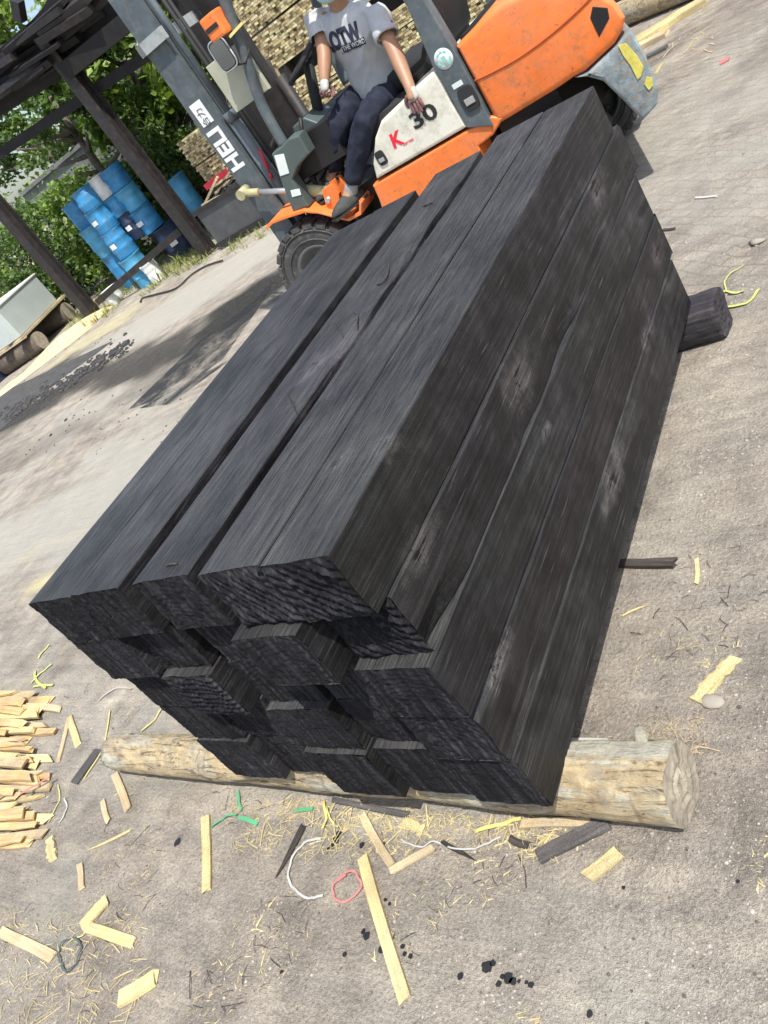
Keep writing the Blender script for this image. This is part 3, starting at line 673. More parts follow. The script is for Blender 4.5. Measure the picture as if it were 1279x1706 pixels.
strap([(492,1353),(523,1349)],10,M['green_strap'],'plastic_strap','green strap piece alone beside the yellow peel',lift=.003)
strap([(541,1335),(546,1360),(541,1384)],7,M['yellow_strap'],'yellow_peel','yellow peel hanging at the log below the middle timber',cat='peel',lift=.008)
strap([(546,1345),(556,1372),(567,1381)],4,M['yellow_strap'],'yellow_peel','thin yellow peel curling right beside the log',cat='peel',lift=.008)
strap([(792,1387),(830,1378),(870,1367)],10,M['yellow_strap'],'yellow_peel','broad yellow green peel at the foot of the log',cat='peel',lift=.006)
strap([(1200,515),(1243,508),(1265,484)],7,M['neon'],'plastic_strap','bright yellow green strap beyond the charred log, nearest piece',lift=.004)
strap([(1198,497),(1211,487),(1220,491),(1241,487)],6,M['neon'],'plastic_strap','bright yellow green strap beyond the charred log, forked upper piece',lift=.006)
strap([(1211,487),(1209,470),(1220,457),(1240,444)],3,M['neon'],'plastic_strap','thin yellow green strap trailing away to the right',lift=.006)
strap([(668,1400),(700,1414),(725,1404),(760,1416),(800,1414),(835,1396)],4,M['white_strap'],'plastic_strap','long pale crumpled strap across the straw below the log',lift=.004)
strap([(395,1255),(372,1290),(358,1330),(345,1376)],3,M['yellow_strap'],'yellow_peel','x',lift=.0) if False else None
strap([(140,1300),(172,1250),(185,1185)],4,M['yellow_strap'],'yellow_peel','yellow strap running up from the dark plank to the log end',cat='strap',lift=.004)
strap([(236,1220),(255,1205),(270,1183)],5,M['yellow_strap'],'yellow_peel','yellow peel lying above the left end of the log',cat='peel',lift=.004)
strap([(165,1168),(195,1148),(220,1150)],4,M['grit'],'dry_stalk','dry curved stalk above the log end',cat='stalk',lift=.004)
strap([(108,1330),(113,1342),(108,1360),(100,1372)],4,M['white_strap'],'plastic_strap','small white strap below the offcut heap',lift=.003)
strap([(48,1335),(70,1322),(98,1306)],5,M['red_strap'],'plastic_strap','red strap lying across the offcut heap',z=.05,lift=.002)
strap([(98,1308),(101,1330),(92,1352),(82,1372)],3,M['yellow_strap'],'yellow_peel','thin yellow strap below the offcut heap',cat='strap',lift=.003)
strap([(106,1610),(100,1590),(110,1570),(130,1566),(138,1585),(128,1608),(115,1622),(106,1612)],4,M['greygreen'],'plastic_strap','tangled dark strap loop at the lower left',lift=.008)
strap([(118,1568),(140,1560),(150,1540)],3,M['yellow_strap'],'yellow_peel','thin peel joining strap tangle and offcut',cat='peel',lift=.004)
for px,l in (([(52,1140),(70,1122),(88,1108)],'a'),([(60,1118),(62,1135),(78,1148)],'b'),([(55,1146),(75,1143),(90,1143)],'c')):
    strap(px,6,M['neon'],'yellow_peel',{'a':'yellow green peel above the heap, slanting up','b':'yellow green peel above the heap, hooked downward','c':'yellow green peel above the heap, lying level'}[l],cat='peel',lift=.006)
strap([(64,1098),(74,1085),(84,1075)],7,M['yellow_strap'],'yellow_peel','single yellow peel left of the stack corner',cat='peel',lift=.004)

def pebble(u,v,rpx,lab,name='stone',mat=None,flat=.6):
    P=gp(u,v); r=rpx*(P-CP).length/F_PX; b=bmesh.new(); bmesh.ops.create_icosphere(b,subdivisions=2,radius=r)
    for x in b.verts:
        x.co*=1+.5*noise.noise(x.co/r*.9+Vector((u,v,0)))+.15*noise.noise(x.co/r*3); x.co.x*=1.4; x.co.z*=flat
    for f in b.faces: f.smooth=True
    me=bpy.data.meshes.new(name); b.to_mesh(me); b.free(); o=link(name,me,mat or M['stone'],None,P+Vector((0,0,r*flat*.7))); tag(o,lab,name); return o
pebble(1188,1170,13,'flat pale stone beside the ragged bark chip',flat=.35)
pebble(1263,405,8,'white pebble near the right edge of the yard')

# dye drips
mb=MB(); rg=random.Random(3)
for (u,v,r_) in [(812,1612,9),(822,1606,5),(768,1627,5),(848,1630,8),(856,1636,6),(832,1640,5),(838,1628,4),(886,1642,5),(878,1638,3),(866,1636,3),(672,1578,4),(637,1583,6),(640,1570,3),(685,1594,4),(675,1590,4),(612,1560,6),(606,1553,4),(564,1392,7),(560,1401,6),(554,1410,4),(548,1415,3),(604,1409,5),(640,1408,4),(643,1500,3),(650,1507,3),(575,1591,4),(296,1404,6),(470,1620,3),(983,1690,5),(915,1000,2),(1230,1470,3),(1040,1480,3)]:
    P=gp(u,v); rr=r_*(P-CP).length/F_PX; vs=[]
    for k in range(14):
        a=2*math.pi*k/14; q=rr*(1+.4*noise.noise(Vector((math.cos(a)*1.5+u,math.sin(a)*1.5,v))))
        vs.append(mb.b.verts.new(P+Vector((math.cos(a)*q,math.sin(a)*q,.004))))
    mb.b.faces.new(vs)
o=mb.done('dye_drips',M['oil'],fix=False); tag(o,kind='stuff',label='black dye drips on the dusty ground')

# scattered grit, chips, straw as stuff
def scatter(name,n,mat,region,size,label,kind='chip',seed=1,dens=None):
    rg=random.Random(seed); b=bmesh.new(); c=0; tries=0
    while c<n and tries<n*30:
        tries+=1
        P=region(rg)
        if P is None: continue
        s=size*rg.uniform(.4,1.5)*(1 if rg.random()<.93 else 1.8); a=rg.uniform(0,math.pi)
        if kind=='chip':
            L=s*rg.uniform(1,3.5); W=s*rg.uniform(.25,.6); H=s*.2
            m=Matrix.Translation(P+Vector((0,0,.001)))@Matrix.Rotation(a,4,'Z')@Matrix.Rotation(rg.uniform(-.25,.25),4,'Y')
            q=[(-L,-W*.6,0),(L,-W*.2,0),(L*.9,W*.3,0),(-L*.8,W,0),(-L,-W*.5,H),(L,-W*.1,H),(-L*.8,W*.9,H)]
            v=[b.verts.new(m@Vector(x)) for x in q]
            for f in ((4,5,6),(0,1,5,4),(1,2,6,5),(2,3,6),(3,0,4,6)): b.faces.new([v[i] for i in f])
        elif kind=='stone':
            k=5; top=b.verts.new(P+Vector((rg.uniform(-.3,.3)*s,rg.uniform(-.3,.3)*s,s*.8)))
            ring=[b.verts.new(P+Vector((math.cos(a+2*math.pi*i/k)*s*rg.uniform(.7,1.1),math.sin(a+2*math.pi*i/k)*s*rg.uniform(.7,1.1),0))) for i in range(k)]
            mid=[b.verts.new(x.co*1.0+Vector((0,0,s*.5))*1.0) for x in ring]
            for i in range(k):
                b.faces.new((ring[i],ring[(i+1)%k],mid[(i+1)%k],mid[i])); b.faces.new((mid[i],mid[(i+1)%k],top))
        elif kind=='grass':
            for q in range(4):
                a=rg.uniform(0,6.28); h=s*rg.uniform(.6,1.5); d=Vector((math.cos(a),math.sin(a),0)); sd_=Vector((-d.y,d.x,0))*s*.06
                p0=P+d*rg.uniform(0,.02); p1=p0+d*h*.3+Vector((0,0,h*.7)); p2=p0+d*h*.7+Vector((0,0,h))
                v=[b.verts.new(x) for x in (p0-sd_,p0+sd_,p1+sd_*.7,p1-sd_*.7,p2)]
                b.faces.new((v[0],v[1],v[2],v[3])); b.faces.new((v[3],v[2],v[4]))
        elif kind=='straw':
            L=s*rg.uniform(3,8); d=Vector((math.cos(a),math.sin(a),0)); z=Vector((0,0,rg.uniform(.001,.006)))
            bend=Vector((-d.y,d.x,0))*L*rg.uniform(-.2,.2); wd=s*.25
            pts=[P-d*L+z,P+bend+z*1.8,P+d*L+z*.5]; sd_=Vector((-d.y,d.x,0))*wd
            v=[b.verts.new(x) for p in pts for x in (p-sd_,p+sd_)]
            b.faces.new((v[0],v[1],v[3],v[2])); b.faces.new((v[2],v[3],v[5],v[4]))
        c+=1
    me=bpy.data.meshes.new(name); b.to_mesh(me); b.free(); o=link(name,me,mat); tag(o,kind='stuff',label=label)
    rg2=random.Random(4)
    if mat in (M['grassm'],): rv_attr(me,[rg2.random() for _ in me.polygons])
    return o
def px_region(u0,v0,u1,v1,clump=None,thr=0,sc_=3):
    def f(rg):
        P=gp(rg.uniform(u0,u1),rg.uniform(v0,v1))
        if -1.1<P.x<.02 and .05<P.y<1.95 and rg.random()<.9: return None
        if thr and noise.noise(P*sc_+Vector((5,2,0)))<thr: return None
        return P
    return f
scatter('grit',2600,M['grit'],px_region(-50,900,1350,1760),.0022,'pale grit and crumbs over the near ground','stone',1)
scatter('grit',1300,M['grit'],px_region(850,150,1350,900),.0032,'pale grit over the ground right of the stack','stone',2)
scatter('dark_grit',500,M['trunk'],px_region(-50,850,1350,1760,thr=.0),.0026,'dark crumbs over the near ground','stone',8)
scatter('wood_chips',1100,M['chips'],px_region(-60,1050,1350,1760,thr=.05),.0032,'straw-coloured chips strewn over the near ground','chip',3)
scatter('wood_chips',650,M['chips'],px_region(380,1330,930,1425,thr=-.05,sc_=9),.0036,'dense chips along the foot of the pale log','chip',4)
scatter('straw',330,M['chips'],px_region(380,1330,930,1430,thr=-.1,sc_=7),.0032,'dry straw fibres along the foot of the log','straw',5)
scatter('straw',120,M['slat2'],px_region(1080,1190,1180,1260,thr=0,sc_=12),.0022,'dry straw around the right end of the log','straw',51)
scatter('straw',260,M['chips'],px_region(0,1520,240,1706,thr=0,sc_=9),.0034,'dry straw on the lower left ground','straw',6)
scatter('straw',420,M['darkstick'],px_region(0,900,1300,1706,thr=.1),.0026,'dark fibres over the near ground','straw',7)
scatter('straw',230,M['slat2'],px_region(1050,10,1190,120,thr=.0,sc_=5),.008,'straw and bark strips by the far log','straw',9)
def reg_rubble(rg):
    t=rg.random(); u=-10+t*230+rg.gauss(0,6); v=706-t*135+rg.gauss(0,5); P=gp(u,v); return P
scatter('charcoal_rubble',420,M['rubble'],reg_rubble,.026,'dark charred rubble along the edge of the sooty strip','stone',10)
scatter('charcoal_rubble',160,M['rubble'],px_region(0,560,480,760,thr=.05,sc_=1.2),.009,'charcoal crumbs on the stained yard','stone',12)
def reg_grass(rg):
    t=rg.random(); A=gp(190,495); B=gp(450,395); P=A+(B-A)*t+Vector((rg.gauss(0,.25),abs(rg.gauss(0,.35)),0)); return P if noise.noise(P*1.7)>-.15 else None
scatter('grass',420,M['grassm'],reg_grass,.05,'thin yellow green grass along the barrels and bin','grass',13)
def reg_grass2(rg):
    P=Vector((rg.uniform(-14,-8),rg.uniform(7.6,9.6),0)); return P if noise.noise(P*1.3)>0 else None
scatter('grass',700,M['grassm'],reg_grass2,.07,'weeds around the barrels','grass',14)

# ------------------------------------------------------------- forklift
fl=empty('forklift',FO,FY,label='orange and cream forklift truck with grey mast behind the timber stack',cat='forklift')
def P2(pts,c): return [(fk(u,v,c).x,fk(u,v,c).z) for u,v in pts]
OR,WH,GR,GL,DK,VD=M['orange'],M['white'],M['grey'],M['greylight'],M['dark'],M['void']
# chassis
MB().prism([(.56,.3),(.645,.60),(.66,.69),(1.50,.70),(1.56,.665),(1.46,.61),(1.36,.595),(1.30,.3)],0.0,1.16,bev=.012).done('chassis',OR,fl)
MB().box((-.1,.2,.14),(1.4,.96,.62)).done('underbody',VD,fl)
MB().box((.45,.3,.62),(1.3,1.1,.66)).done('floor_plate',DK,fl)
MB().box((.44,-.01,.33),(.66,.25,.37)).box((.44,-.01,.37),(.455,.25,.6)).done('step',DK,fl)
# cream side panel
wp=P2([(627,299),(621,275),(624,231),(634,203),(657,181),(690,149),(724,116),(737,137),(752,169),(779,211)],0.0)
pn=MB().prism(wp,-.004,1.14,bev=.018).done('side_panel',WH,fl)
MB().box((.74,.06,.66),(1.32,1.12,1.0)).done('engine_box',DK,fl)
MB().prism(P2([(612,270),(700,275),(700,150),(665,190),(640,215)],.06),.03,1.1).done('seat_base',DK,fl)
def latch(cx_,cz,wd,ht,par,nm='latch'):
    pts=[(cx_+wd/2*math.copysign(abs(math.cos(a))**.5,math.cos(a)),cz+ht/2*math.copysign(abs(math.sin(a))**.5,math.sin(a))) for a in [2*math.pi*k/20 for k in range(20)]]
    o=MB().prism(pts,-.012,.0,bev=.003).done(nm,DK,par); 
    MB().box((cx_-wd*.3,-.018,cz-ht*.25),(cx_+wd*.3,-.010,cz+ht*.02),bev=.003).done('lever',M['silver'],o); return o
a,_,b=fk(635,263,-.005); latch(a,b,.06,.085,pn)
a,_,b=fk(660,233,0); text('lettering','K',.105,M['redtext'],pn,(a-.005,-.006,b),sx=1.0,bold=.004,shear=.2)
a,_,b=fk(678,232,0); text('lettering','Series',.024,M['redtext'],pn,(a,-.006,b-.012),sx=1.3,shear=.2)
a,_,b=fk(706,194,0); text('lettering','30',.115,M['blacktext'],pn,(a,-.006,b),sx=1.5,bold=.003)
# seat
MB().box((.86,.32,1.0),(1.30,.86,1.12),bev=.04).done('seat',DK,fl,smooth=True)
MB().prism([(1.22,1.08),(1.33,1.07),(1.46,1.5),(1.44,1.58),(1.36,1.56)],.34,.84,bev=.03).done('seat_back',DK,fl)
MB().tube([(1.05,.24,1.06),(1.22,.22,1.09),(1.32,.22,1.2),(1.30,.22,1.3)],.018).done('seat_bar',DK,fl)
# hood between pillar and ballast
MB().prism([(1.33,.7),(1.52,.7),(1.52,1.05),(1.36,1.02)],.03,1.1).done('engine_cover',VD,fl)
MB().prism([(1.45,.9),(1.95,.9),(1.95,1.12),(1.5,1.1)],.12,1.04).done('radiator_cover',VD,fl)
# rear pillars of the overhead guard
pil=P2([(812,185),(783,135),(762,90),(733,40),(706,0),(690,0),(721,110),(745,150),(779,211),(826,205)],-.01)
pz=[(1.49,.655),(1.498,.9),(1.496,1.07),(1.478,1.35),(1.36,2.12),(1.27,2.12),(1.385,1.37),(1.352,1.07),(1.357,.93),(1.358,.712)]
pr=MB().prism(pz,-.012,.075,bev=.006).done('rear_pillar',GR,fl)
MB().prism(pz,1.085,1.17,bev=.006).done('rear_pillar',GR,fl)
MB().lathe([(.001,0),(.052,0),(.052,.0015),(.001,.0015)],28,Matrix.Translation((fk(739,98,-.012).x,-.0125,fk(739,98,-.012).z))@Matrix.Rotation(R(90),4,'X')).done('round_sticker',M['sticker'],pr)
mt=MB()
for k in range(10):
    a=2*math.pi*k/10
    if k%3==2: continue
    mt.box((-.009,-.0005,.030),(.009,.0005,.040),M4=Matrix.Translation((fk(739,98,-.012).x,-.0148,fk(739,98,-.012).z))@Matrix.Rotation(a,4,'Y'))
mt.box((-.012,-.0005,-.014),(.012,.0005,.014),M4=Matrix.Translation((fk(739,98,-.012).x,-.0148,fk(739,98,-.012).z)))
mt.done('sticker_print',M['teal'],pr)
a,_,b=fk(762,141,-.012); MB().box((a-.03,-.0145,b-.013),(a+.03,-.0122,b+.013)).done('label_plate',M['sticker'],pr)
a,_,b=fk(781,162,-.012); 
o=latch(a,b,.095,.13,pr,'hood_latch'); o.location=(0,-.012,0)
# front guard legs + roof guard
leg=[fk(365,-25,.06),fk(392,50,.06),fk(412,105,.06),fk(432,165,.06),fk(452,205,.06),fk(474,242,.06)]
leg[0]=Vector((leg[1].x+.12,.06,2.12))
LP=arc_smooth(leg,4)
g1=MB().tube(LP,.033,12).done('front_pillar',GR,fl)
MB().tube([p+Vector((0,1.04,0)) for p in LP],.033,12).done('front_pillar',GR,fl)
rf=MB(); x0,x1=leg[0].x,1.36
for y in (.06,1.1): rf.bar((x0-.02,y,2.13),(x1,y,2.13),.07,.06)
for k in range(9): 
    x=x0+(x1-x0)*k/8; rf.bar((x,.06,2.13),(x,1.1,2.13),.035,.035)
rf.done('roof_guard',GR,fl)
# mirror and lamp on the front leg
mc=fk(374,89,-.02)
mr=MB(); pts=[(mc.x+.062*math.copysign(abs(math.cos(a))**.45,math.cos(a)),mc.z+.085*math.copysign(abs(math.sin(a))**.45,math.sin(a))) for a in [2*math.pi*k/24 for k in range(24)]]
mo=mr.prism(pts,-.045,-.015,bev=.008).done('mirror',DK,fl)
MB().prism([(mc.x+(p[0]-mc.x)*.86,mc.z+(p[1]-mc.z)*.88) for p in pts],-.0475,-.0458).done('mirror_glass',M['mirror'],mo)
n_=len(pts); tb=MB(); tb.tube([Vector((p[0],-.042,p[1])) for p in pts]+[Vector((pts[0][0],-.042,pts[0][1]))],.005,6); tb.done('mirror_rim',GL,mo)
MB().tube([(mc.x+.02,-.02,mc.z-.08),(mc.x+.05,.03,mc.z-.10),(mc.x+.10,.06,mc.z-.06)],.007,6).done('mirror_arm',DK,mo)
lc=fk(360,42,.0)
lo_=MB().box((lc.x-.055,-.05,lc.z-.065),(lc.x+.055,.06,lc.z+.065),bev=.015).done('turn_lamp',M['orange'],fl)
MB().box((lc.x-.045,-.054,lc.z-.012),(lc.x+.045,-.049,lc.z+.012)).done('lamp_band',DK,lo_)
MB().bar((lc.x+.03,.0,lc.z-.085),(lc.x+.12,.05,lc.z-.07),.03,.015).done('lamp_bracket',M['yellow_strap'],lo_)
# pale plate behind the mirror
pp=P2([(375,75),(440,112),(401,166),(385,160),(352,120)],.12)
MB().prism([(.07,1.43),(.36,1.43),(.36,1.72),(.07,1.72)],.10,.13,bev=.004).done('pale_plate',plain('pale_beige_plate',(.42,.43,.33),.7,var=.12),fl)
# cowl with stickers
cw=P2([(454,255),(471,241),(482,229),(500,223),(517,254),(497,277),(489,297),(501,317),(516,342),(490,352),(482,332),(471,304)],.02)
co=MB().prism(cw,.0,.10,bev=.012).done('cowl',M['greygreen'],fl)
MB().prism(P2([(457,259),(473,256),(482,288),(467,293)],.0),-.004,-.001).done('label_plate',M['sticker'],co)
MB().prism(P2([(484,317),(499,314),(502,324),(487,328)],.0),-.004,-.001).done('label_plate',M['sticker'],co)
MB().box((.16,.12,.9),(.55,1.08,1.12)).done('dashboard',VD,fl)
MB().prism(P2([(487,212),(506,196),(530,205),(533,225),(520,255),(497,246)],.25),.25,.5,bev=.01).done('console',M['greygreen'],fl)
sp=fk(503,235,.16); MB().tube([fk(500,196,.2),fk(504,225,.18),fk(507,262,.16)],.013,8).done('gas_spring',VD,fl)
# levers, hoses in the foot well
hs=MB(); rg=random.Random(8)
for k in range(9):
    a0=fk(515+rg.uniform(0,60),240+rg.uniform(-10,20),.3); a1=fk(500+rg.uniform(0,70),300+rg.uniform(-10,14),.14)
    md=(a0+a1)/2+Vector((rg.uniform(-.08,.08),rg.uniform(-.05,.05),rg.uniform(-.05,.05)))
    hs.tube(arc_smooth([a0,md,a1],5),rg.uniform(.006,.014),7)
hs.done('hoses',VD,fl)
MB().box((.3,.12,.62),(.7,.2,.7)).done('valve_block',VD,fl)
# steering wheel with column
sc_c=fk(508,92,.42); Mw=Matrix.Translation(sc_c)@Matrix.Rotation(R(-22),4,'Y')@Matrix.Rotation(R(12),4,'X')
prof=[(.175+.016*math.cos(2*math.pi*k/10),.016*math.sin(2*math.pi*k/10)) for k in range(10)]
sw=MB().lathe(prof,32,Mw,closed=True).done('steering_wheel',DK,fl)
ss=MB()
for k in range(3):
    a=2*math.pi*k/3+.4; ss.bar(Mw@Vector((0,0,-.02)),Mw@Vector((.17*math.cos(a),.17*math.sin(a),0)),.03,.014)
ss.lathe([(.001,-.03),(.04,-.03),(.035,.005),(.001,.01)],14,Mw).done('spokes',DK,sw)
MB().tube([sc_c+Vector((0,0,-.02)),sc_c+Vector((-.2,.0,-.45))],.035,10).done('steering_column',DK,fl)
# tilt cylinder
A=fk(404,322,.12);B=fk(432,320,.12);C_=fk(474,322,.12);D=fk(505,316,.12);E_=fk(545,320,.12);F_=fk(556,330,.10)
t1=MB().tube([B,D],.018,12).done('tilt_cylinder',M['silver'],fl)
MB().tube([D,E_],.036,14).done('cylinder_barrel',M['brass'],t1)
MB().tube([A+Vector((0,-.035,0)),A+Vector((0,.06,0))],.034,12).tube([A,B],.026,10).done('rod_end',M['brass'],t1)
br=MB(); br.prism(P2([(540,313),(556,301),(568,318),(572,345),(556,352),(546,335)],.08),.04,.08,bev=.004); br.prism(P2([(540,313),(556,301),(568,318),(572,345),(556,352),(546,335)],.08),.15,.19,bev=.004); bk_=br.done('cylinder_bracket',OR,fl)
MB().tube([F_+Vector((0,-.075,.02)),F_+Vector((0,.09,.02))],.018,12).done('pin',M['silver'],bk_)
# fender
fp=[(-.165,.80),(-.10,.815),(.02,.80),(.16,.775),(.24,.73),(.33,.655),(.40,.60),(.50,.60),(.545,.66)]
fe=MB(); 
top=[(a_,.0,b_) for a_,b_ in fp]
fpl=fp+[(a_+.004,b_-.02) for a_,b_ in fp[::-1]]
fe.prism(fpl,-.03,.30,bev=.003); fe.done('fender',OR,fl)
# wheels
def wheel(a,c,r,wd,side):
    t=MB(); W=wd/2; Mx=Matrix.Translation((a,c,r))@Matrix.Rotation(R(90),4,'X')
    t.lathe([(r*.56,-W*.86),(r*.60,-W*.95),(r*.80,-W*1.0),(r*.93,-W*.93),(r*.955,-W*.7),(r*.955,W*.7),(r*.93,W*.93),(r*.80,W*1.0),(r*.60,W*.95),(r*.56,W*.86)],44,Mx,closed=True)
    for rr_ in (.70,.87):
        for s in (-1,1): t.lathe([(r*rr_-.006,s*W*.98),(r*rr_,s*(W*1.0+.006)),(r*rr_+.006,s*W*.98)],44,Mx,closed=True)
    nl=22
    for k in range(nl):
        for s in (-1,1):
            an=2*math.pi*(k+(.5 if s>0 else 0))/nl
            m=Mx@Matrix.Rotation(an,4,'Z')
            t.box((r*.90,-.034*r/.35,min(s*W*.1,s*W*1.01)),(r*1.0,.034*r/.35,max(s*W*.1,s*W*1.01)),M4=m,bev=.004)
    o=t.done('tyre',M['tyre'],None)
    rim=MB(); rim.lathe([(.001,-W*.3),(r*.2,-W*.3),(r*.22,-W*.1),(r*.45,-W*.1),(r*.5,-W*.8),(r*.58,-W*.92),(r*.58,W*.92),(r*.5,W*.8),(r*.45,W*.1),(r*.22,W*.1),(r*.2,W*.3),(.001,W*.3)],32,Mx)
    for k in range(6):
        an=2*math.pi*k/6
        for s in (-1,1): rim.lathe([(.001,0),(.014,0),(.014,.02),(.001,.02)],8,Mx@Matrix.Translation((r*.33*math.cos(an),r*.33*math.sin(an),s*W*.1-.01)))
    ro=rim.done('rim',M['binm'],None)
    e=bpy.data.objects.new('wheel',None); COL.objects.link(e); e.parent=fl; o.parent=e; ro.parent=e
    return e
wheel(0,.10,.35,.2,1); wheel(0,1.06,.35,.2,1); wheel(1.72,.14,.28,.17,1); wheel(1.72,1.02,.28,.17,1)
# mast
AL=fk(270,128,.22).x; 
def rail(c0,c1,nm,a0,a1,z1,lip=.05):
    m_=MB(); t=.016
    m_.box((a0,c0,.12),(a1,c0+t,z1)); m_.box((a0,c0+t,.12),(a0+t,c1,z1)); m_.box((a1-t,c0+t,.12),(a1,c1,z1)); return m_.done(nm,GR,fl)
ra0,ra1=fk(270,128,.2).x,fk(307,116,.2).x
r1=rail(.20,.27,'mast_rail',ra0,ra1,2.75); rr2=rail(.95,1.02,'mast_rail',ra0,ra1,2.75); rr2.data.materials[0]=M['post']  # right rail takes dark steel: its shade is put into the colour
ri=MB().box((ra0+.03,.275,.12),(ra1+.012,.32,2.7)).done('inner_rail',GL,fl); MB().box((ra0+.03,.90,.12),(ra1+.012,.945,2.7)).done('inner_rail',M['post'],fl)  # right inner rail coloured dark to stand for shade
ce=ra1+.055
MB().tube([(ce,.25,1.45),(ce,.25,2.6)],.022,12).done('lift_cylinder',GR,fl)
MB().tube([(ce,.25,.2),(ce,.25,1.42)],.04,14).tube([(ce,.25,1.40),(ce,.25,1.46)],.046,14).done('lift_cylinder',GR,fl)
MB().tube([(ce,.97,.2),(ce,.97,1.42)],.04,14).done('lift_cylinder',M['post'],fl)  # right cylinder, shade painted in by the darker steel
bz=fk(245,78,.19).z
cb=MB().box((ra0-.01,.16,bz-.035),(ra0+.03,1.06,bz+.035)).box((ra0-.01,.16,bz-.035),(ra1+.05,.198,bz+.035)).done('cross_bar',GL,fl)
MB().box((ra0,.2,.25),(ra0+.04,1.02,.42)).done('lower_bar',GR,fl)
# lift chains and hoses between the rails
for c in (.36,.42,.8,.86):
    chn=MB()
    for k in range(80): chn.box((ra0+.05+(.004 if k%2 else 0),c,.5+k*.028),(ra0+.075,c+.02,.5+k*.028+.0285))
    chn.done('lift_chain',VD,fl)
MB().tube([(ra1-.02,.45,.5),(ra1-.02,.45,2.6)],.014,7).tube([(ra1-.02,.5,.5),(ra1-.02,.5,2.6)],.014,7).done('mast_hoses',M['dark'],fl)
MB().tube([fk(432,250,.2),fk(447,282,.2)],.012,8).tube([fk(449,288,.2),fk(452,297,.2)],.014,8).done('red_hose_sleeve',M['red'],fl)
# carriage + forks in front of the mast
# mast lettering
am=(ra0+ra1)/2; zb=fk(392,270,.2).z; zt=fk(328,188,.2).z
hz=fk(400,283,.2).z; 
text('lettering','HELI',.155,M['whitetext'],r1,(am,.1985,(fk(402,285,.2).z+fk(345,215,.2).z)/2),rot=(R(90),R(-90),0),sx=.95,bold=.006)
zc=fk(334,195,.2).z; lp=MB().box((am-.05,.1975,zc-.06),(am+.05,.1995,zc+.085),bev=.0).done('logo_plate',M['whitetext'],r1)
text('logo_characters','\u5408\u529b',.06,M['greygreen'],lp,(am,.1965,zc-.01),rot=(R(90),R(-90),0))
# counterweight
cwp=P2([(828,208),(757,77),(780,57),(800,33),(836,3)],0.0)
cwp=[(1.506,.642),(1.503,1.085),(1.60,1.105),(1.70,1.132),(1.82,1.14),(1.98,1.12),(2.12,1.06),(2.22,.97),(2.285,.87),(2.30,.79),(2.27,.745),(2.21,.706),(2.03,.662),(1.97,.665),(1.87,.655)]
cwb=MB(); cwb.prism(cwp,.0,1.16)
# bow the rear in plan and round the shoulders
for v in cwb.b.verts: pass
fcs=[f for f in cwb.b.faces]
def plan(b,x0=1.85):
    for v in b.verts:
        if v.co.x>x0: v.co.x=x0+(v.co.x-x0)*(1-.80*max(0,v.co.y)/1.16)

es=list({e for f in fcs if len(f.verts)>6 for e in f.edges}); bmesh.ops.bevel(cwb.b,geom=es,offset=.035,segments=4,affect='EDGES',profile=.5)
plan(cwb.b)
cwo=cwb.done('counterweight',OR,fl,smooth=True)
def autosmooth(o,a=40):
    me=o.data
    bm=bmesh.new(); bm.from_mesh(me)
    for f in bm.faces: f.smooth=True
    for e_ in bm.edges:
        if len(e_.link_faces)==2 and e_.calc_face_angle(0)>R(a): e_.smooth=False
    bm.to_mesh(me); bm.free()
autosmooth(cwo,25)
# crease line and handle hole
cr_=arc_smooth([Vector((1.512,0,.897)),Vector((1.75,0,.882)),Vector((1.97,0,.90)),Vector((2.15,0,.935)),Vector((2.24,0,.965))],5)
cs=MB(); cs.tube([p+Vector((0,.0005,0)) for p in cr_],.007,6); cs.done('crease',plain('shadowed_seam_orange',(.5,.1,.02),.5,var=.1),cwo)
hl=MB().prism(P2([(987,11),(983,30),(998,62),(1015,30),(1012,13)],-.001),-.003,.02,bev=.002).done('handle_recess',VD,cwo)
lowp=[(1.97,.662),(2.04,.655),(2.215,.70),(2.30,.735),(2.318,.60),(2.312,.42),(2.28,.355),(2.185,.315),(2.14,.45),(2.09,.58),(2.03,.635)]
lwb=MB().prism(lowp,.0,1.16,bev=.02); plan(lwb.b); lw=lwb.done('lower_ballast',M['ballast'],fl); autosmooth(lw,30)
yel=M['yellow_paint']=plain('flaking_yellow_paint',(.66,.58,.12),.7,var=.25,scale=30)
MB().prism(P2([(1030,76),(1042,72),(1060,92),(1072,112),(1068,127),(1062,132),(1050,108),(1038,92)],-.003),-.005,.0005).done('yellow_patch',yel,lw)
MB().prism(P2([(1077,128),(1086,130),(1088,142),(1081,150),(1073,140)],-.003),-.005,.0005).done('yellow_patch',yel,lw)
MB().box((1.45,.15,.3),(1.82,1.0,.66)).done('rear_axle_housing',VD,fl)

# ------------------------------------------------------------- person
def skin(name,verts,edges,mat,parent=None,sub=2,root=0):
    me=bpy.data.meshes.new(name); me.from_pydata([v[0] for v in verts],edges,[]); o=bpy.data.objects.new(name,me); COL.objects.link(o)
    sm_=o.modifiers.new('s','SKIN'); sm_.use_smooth_shade=True; sm_.branch_smoothing=.3
    for i,v in enumerate(verts):
        r_=v[1]; me.skin_vertices[0].data[i].radius=(r_,r_) if isinstance(r_,(int,float)) else r_
        me.skin_vertices[0].data[i].use_root=(i==root)
    sb=o.modifiers.new('d','SUBSURF'); sb.levels=sub; sb.render_levels=sub
    dg=bpy.context.evaluated_depsgraph_get(); nm=bpy.data.meshes.new_from_object(o.evaluated_get(dg)); bpy.data.objects.remove(o)
    for p in nm.polygons: p.use_smooth=True
    nm.materials.clear(); return link(name,nm,mat,parent)
def pw(u,v,c):
    q=fk(u,v,c); return fw_(q.x,q.y,q.z)
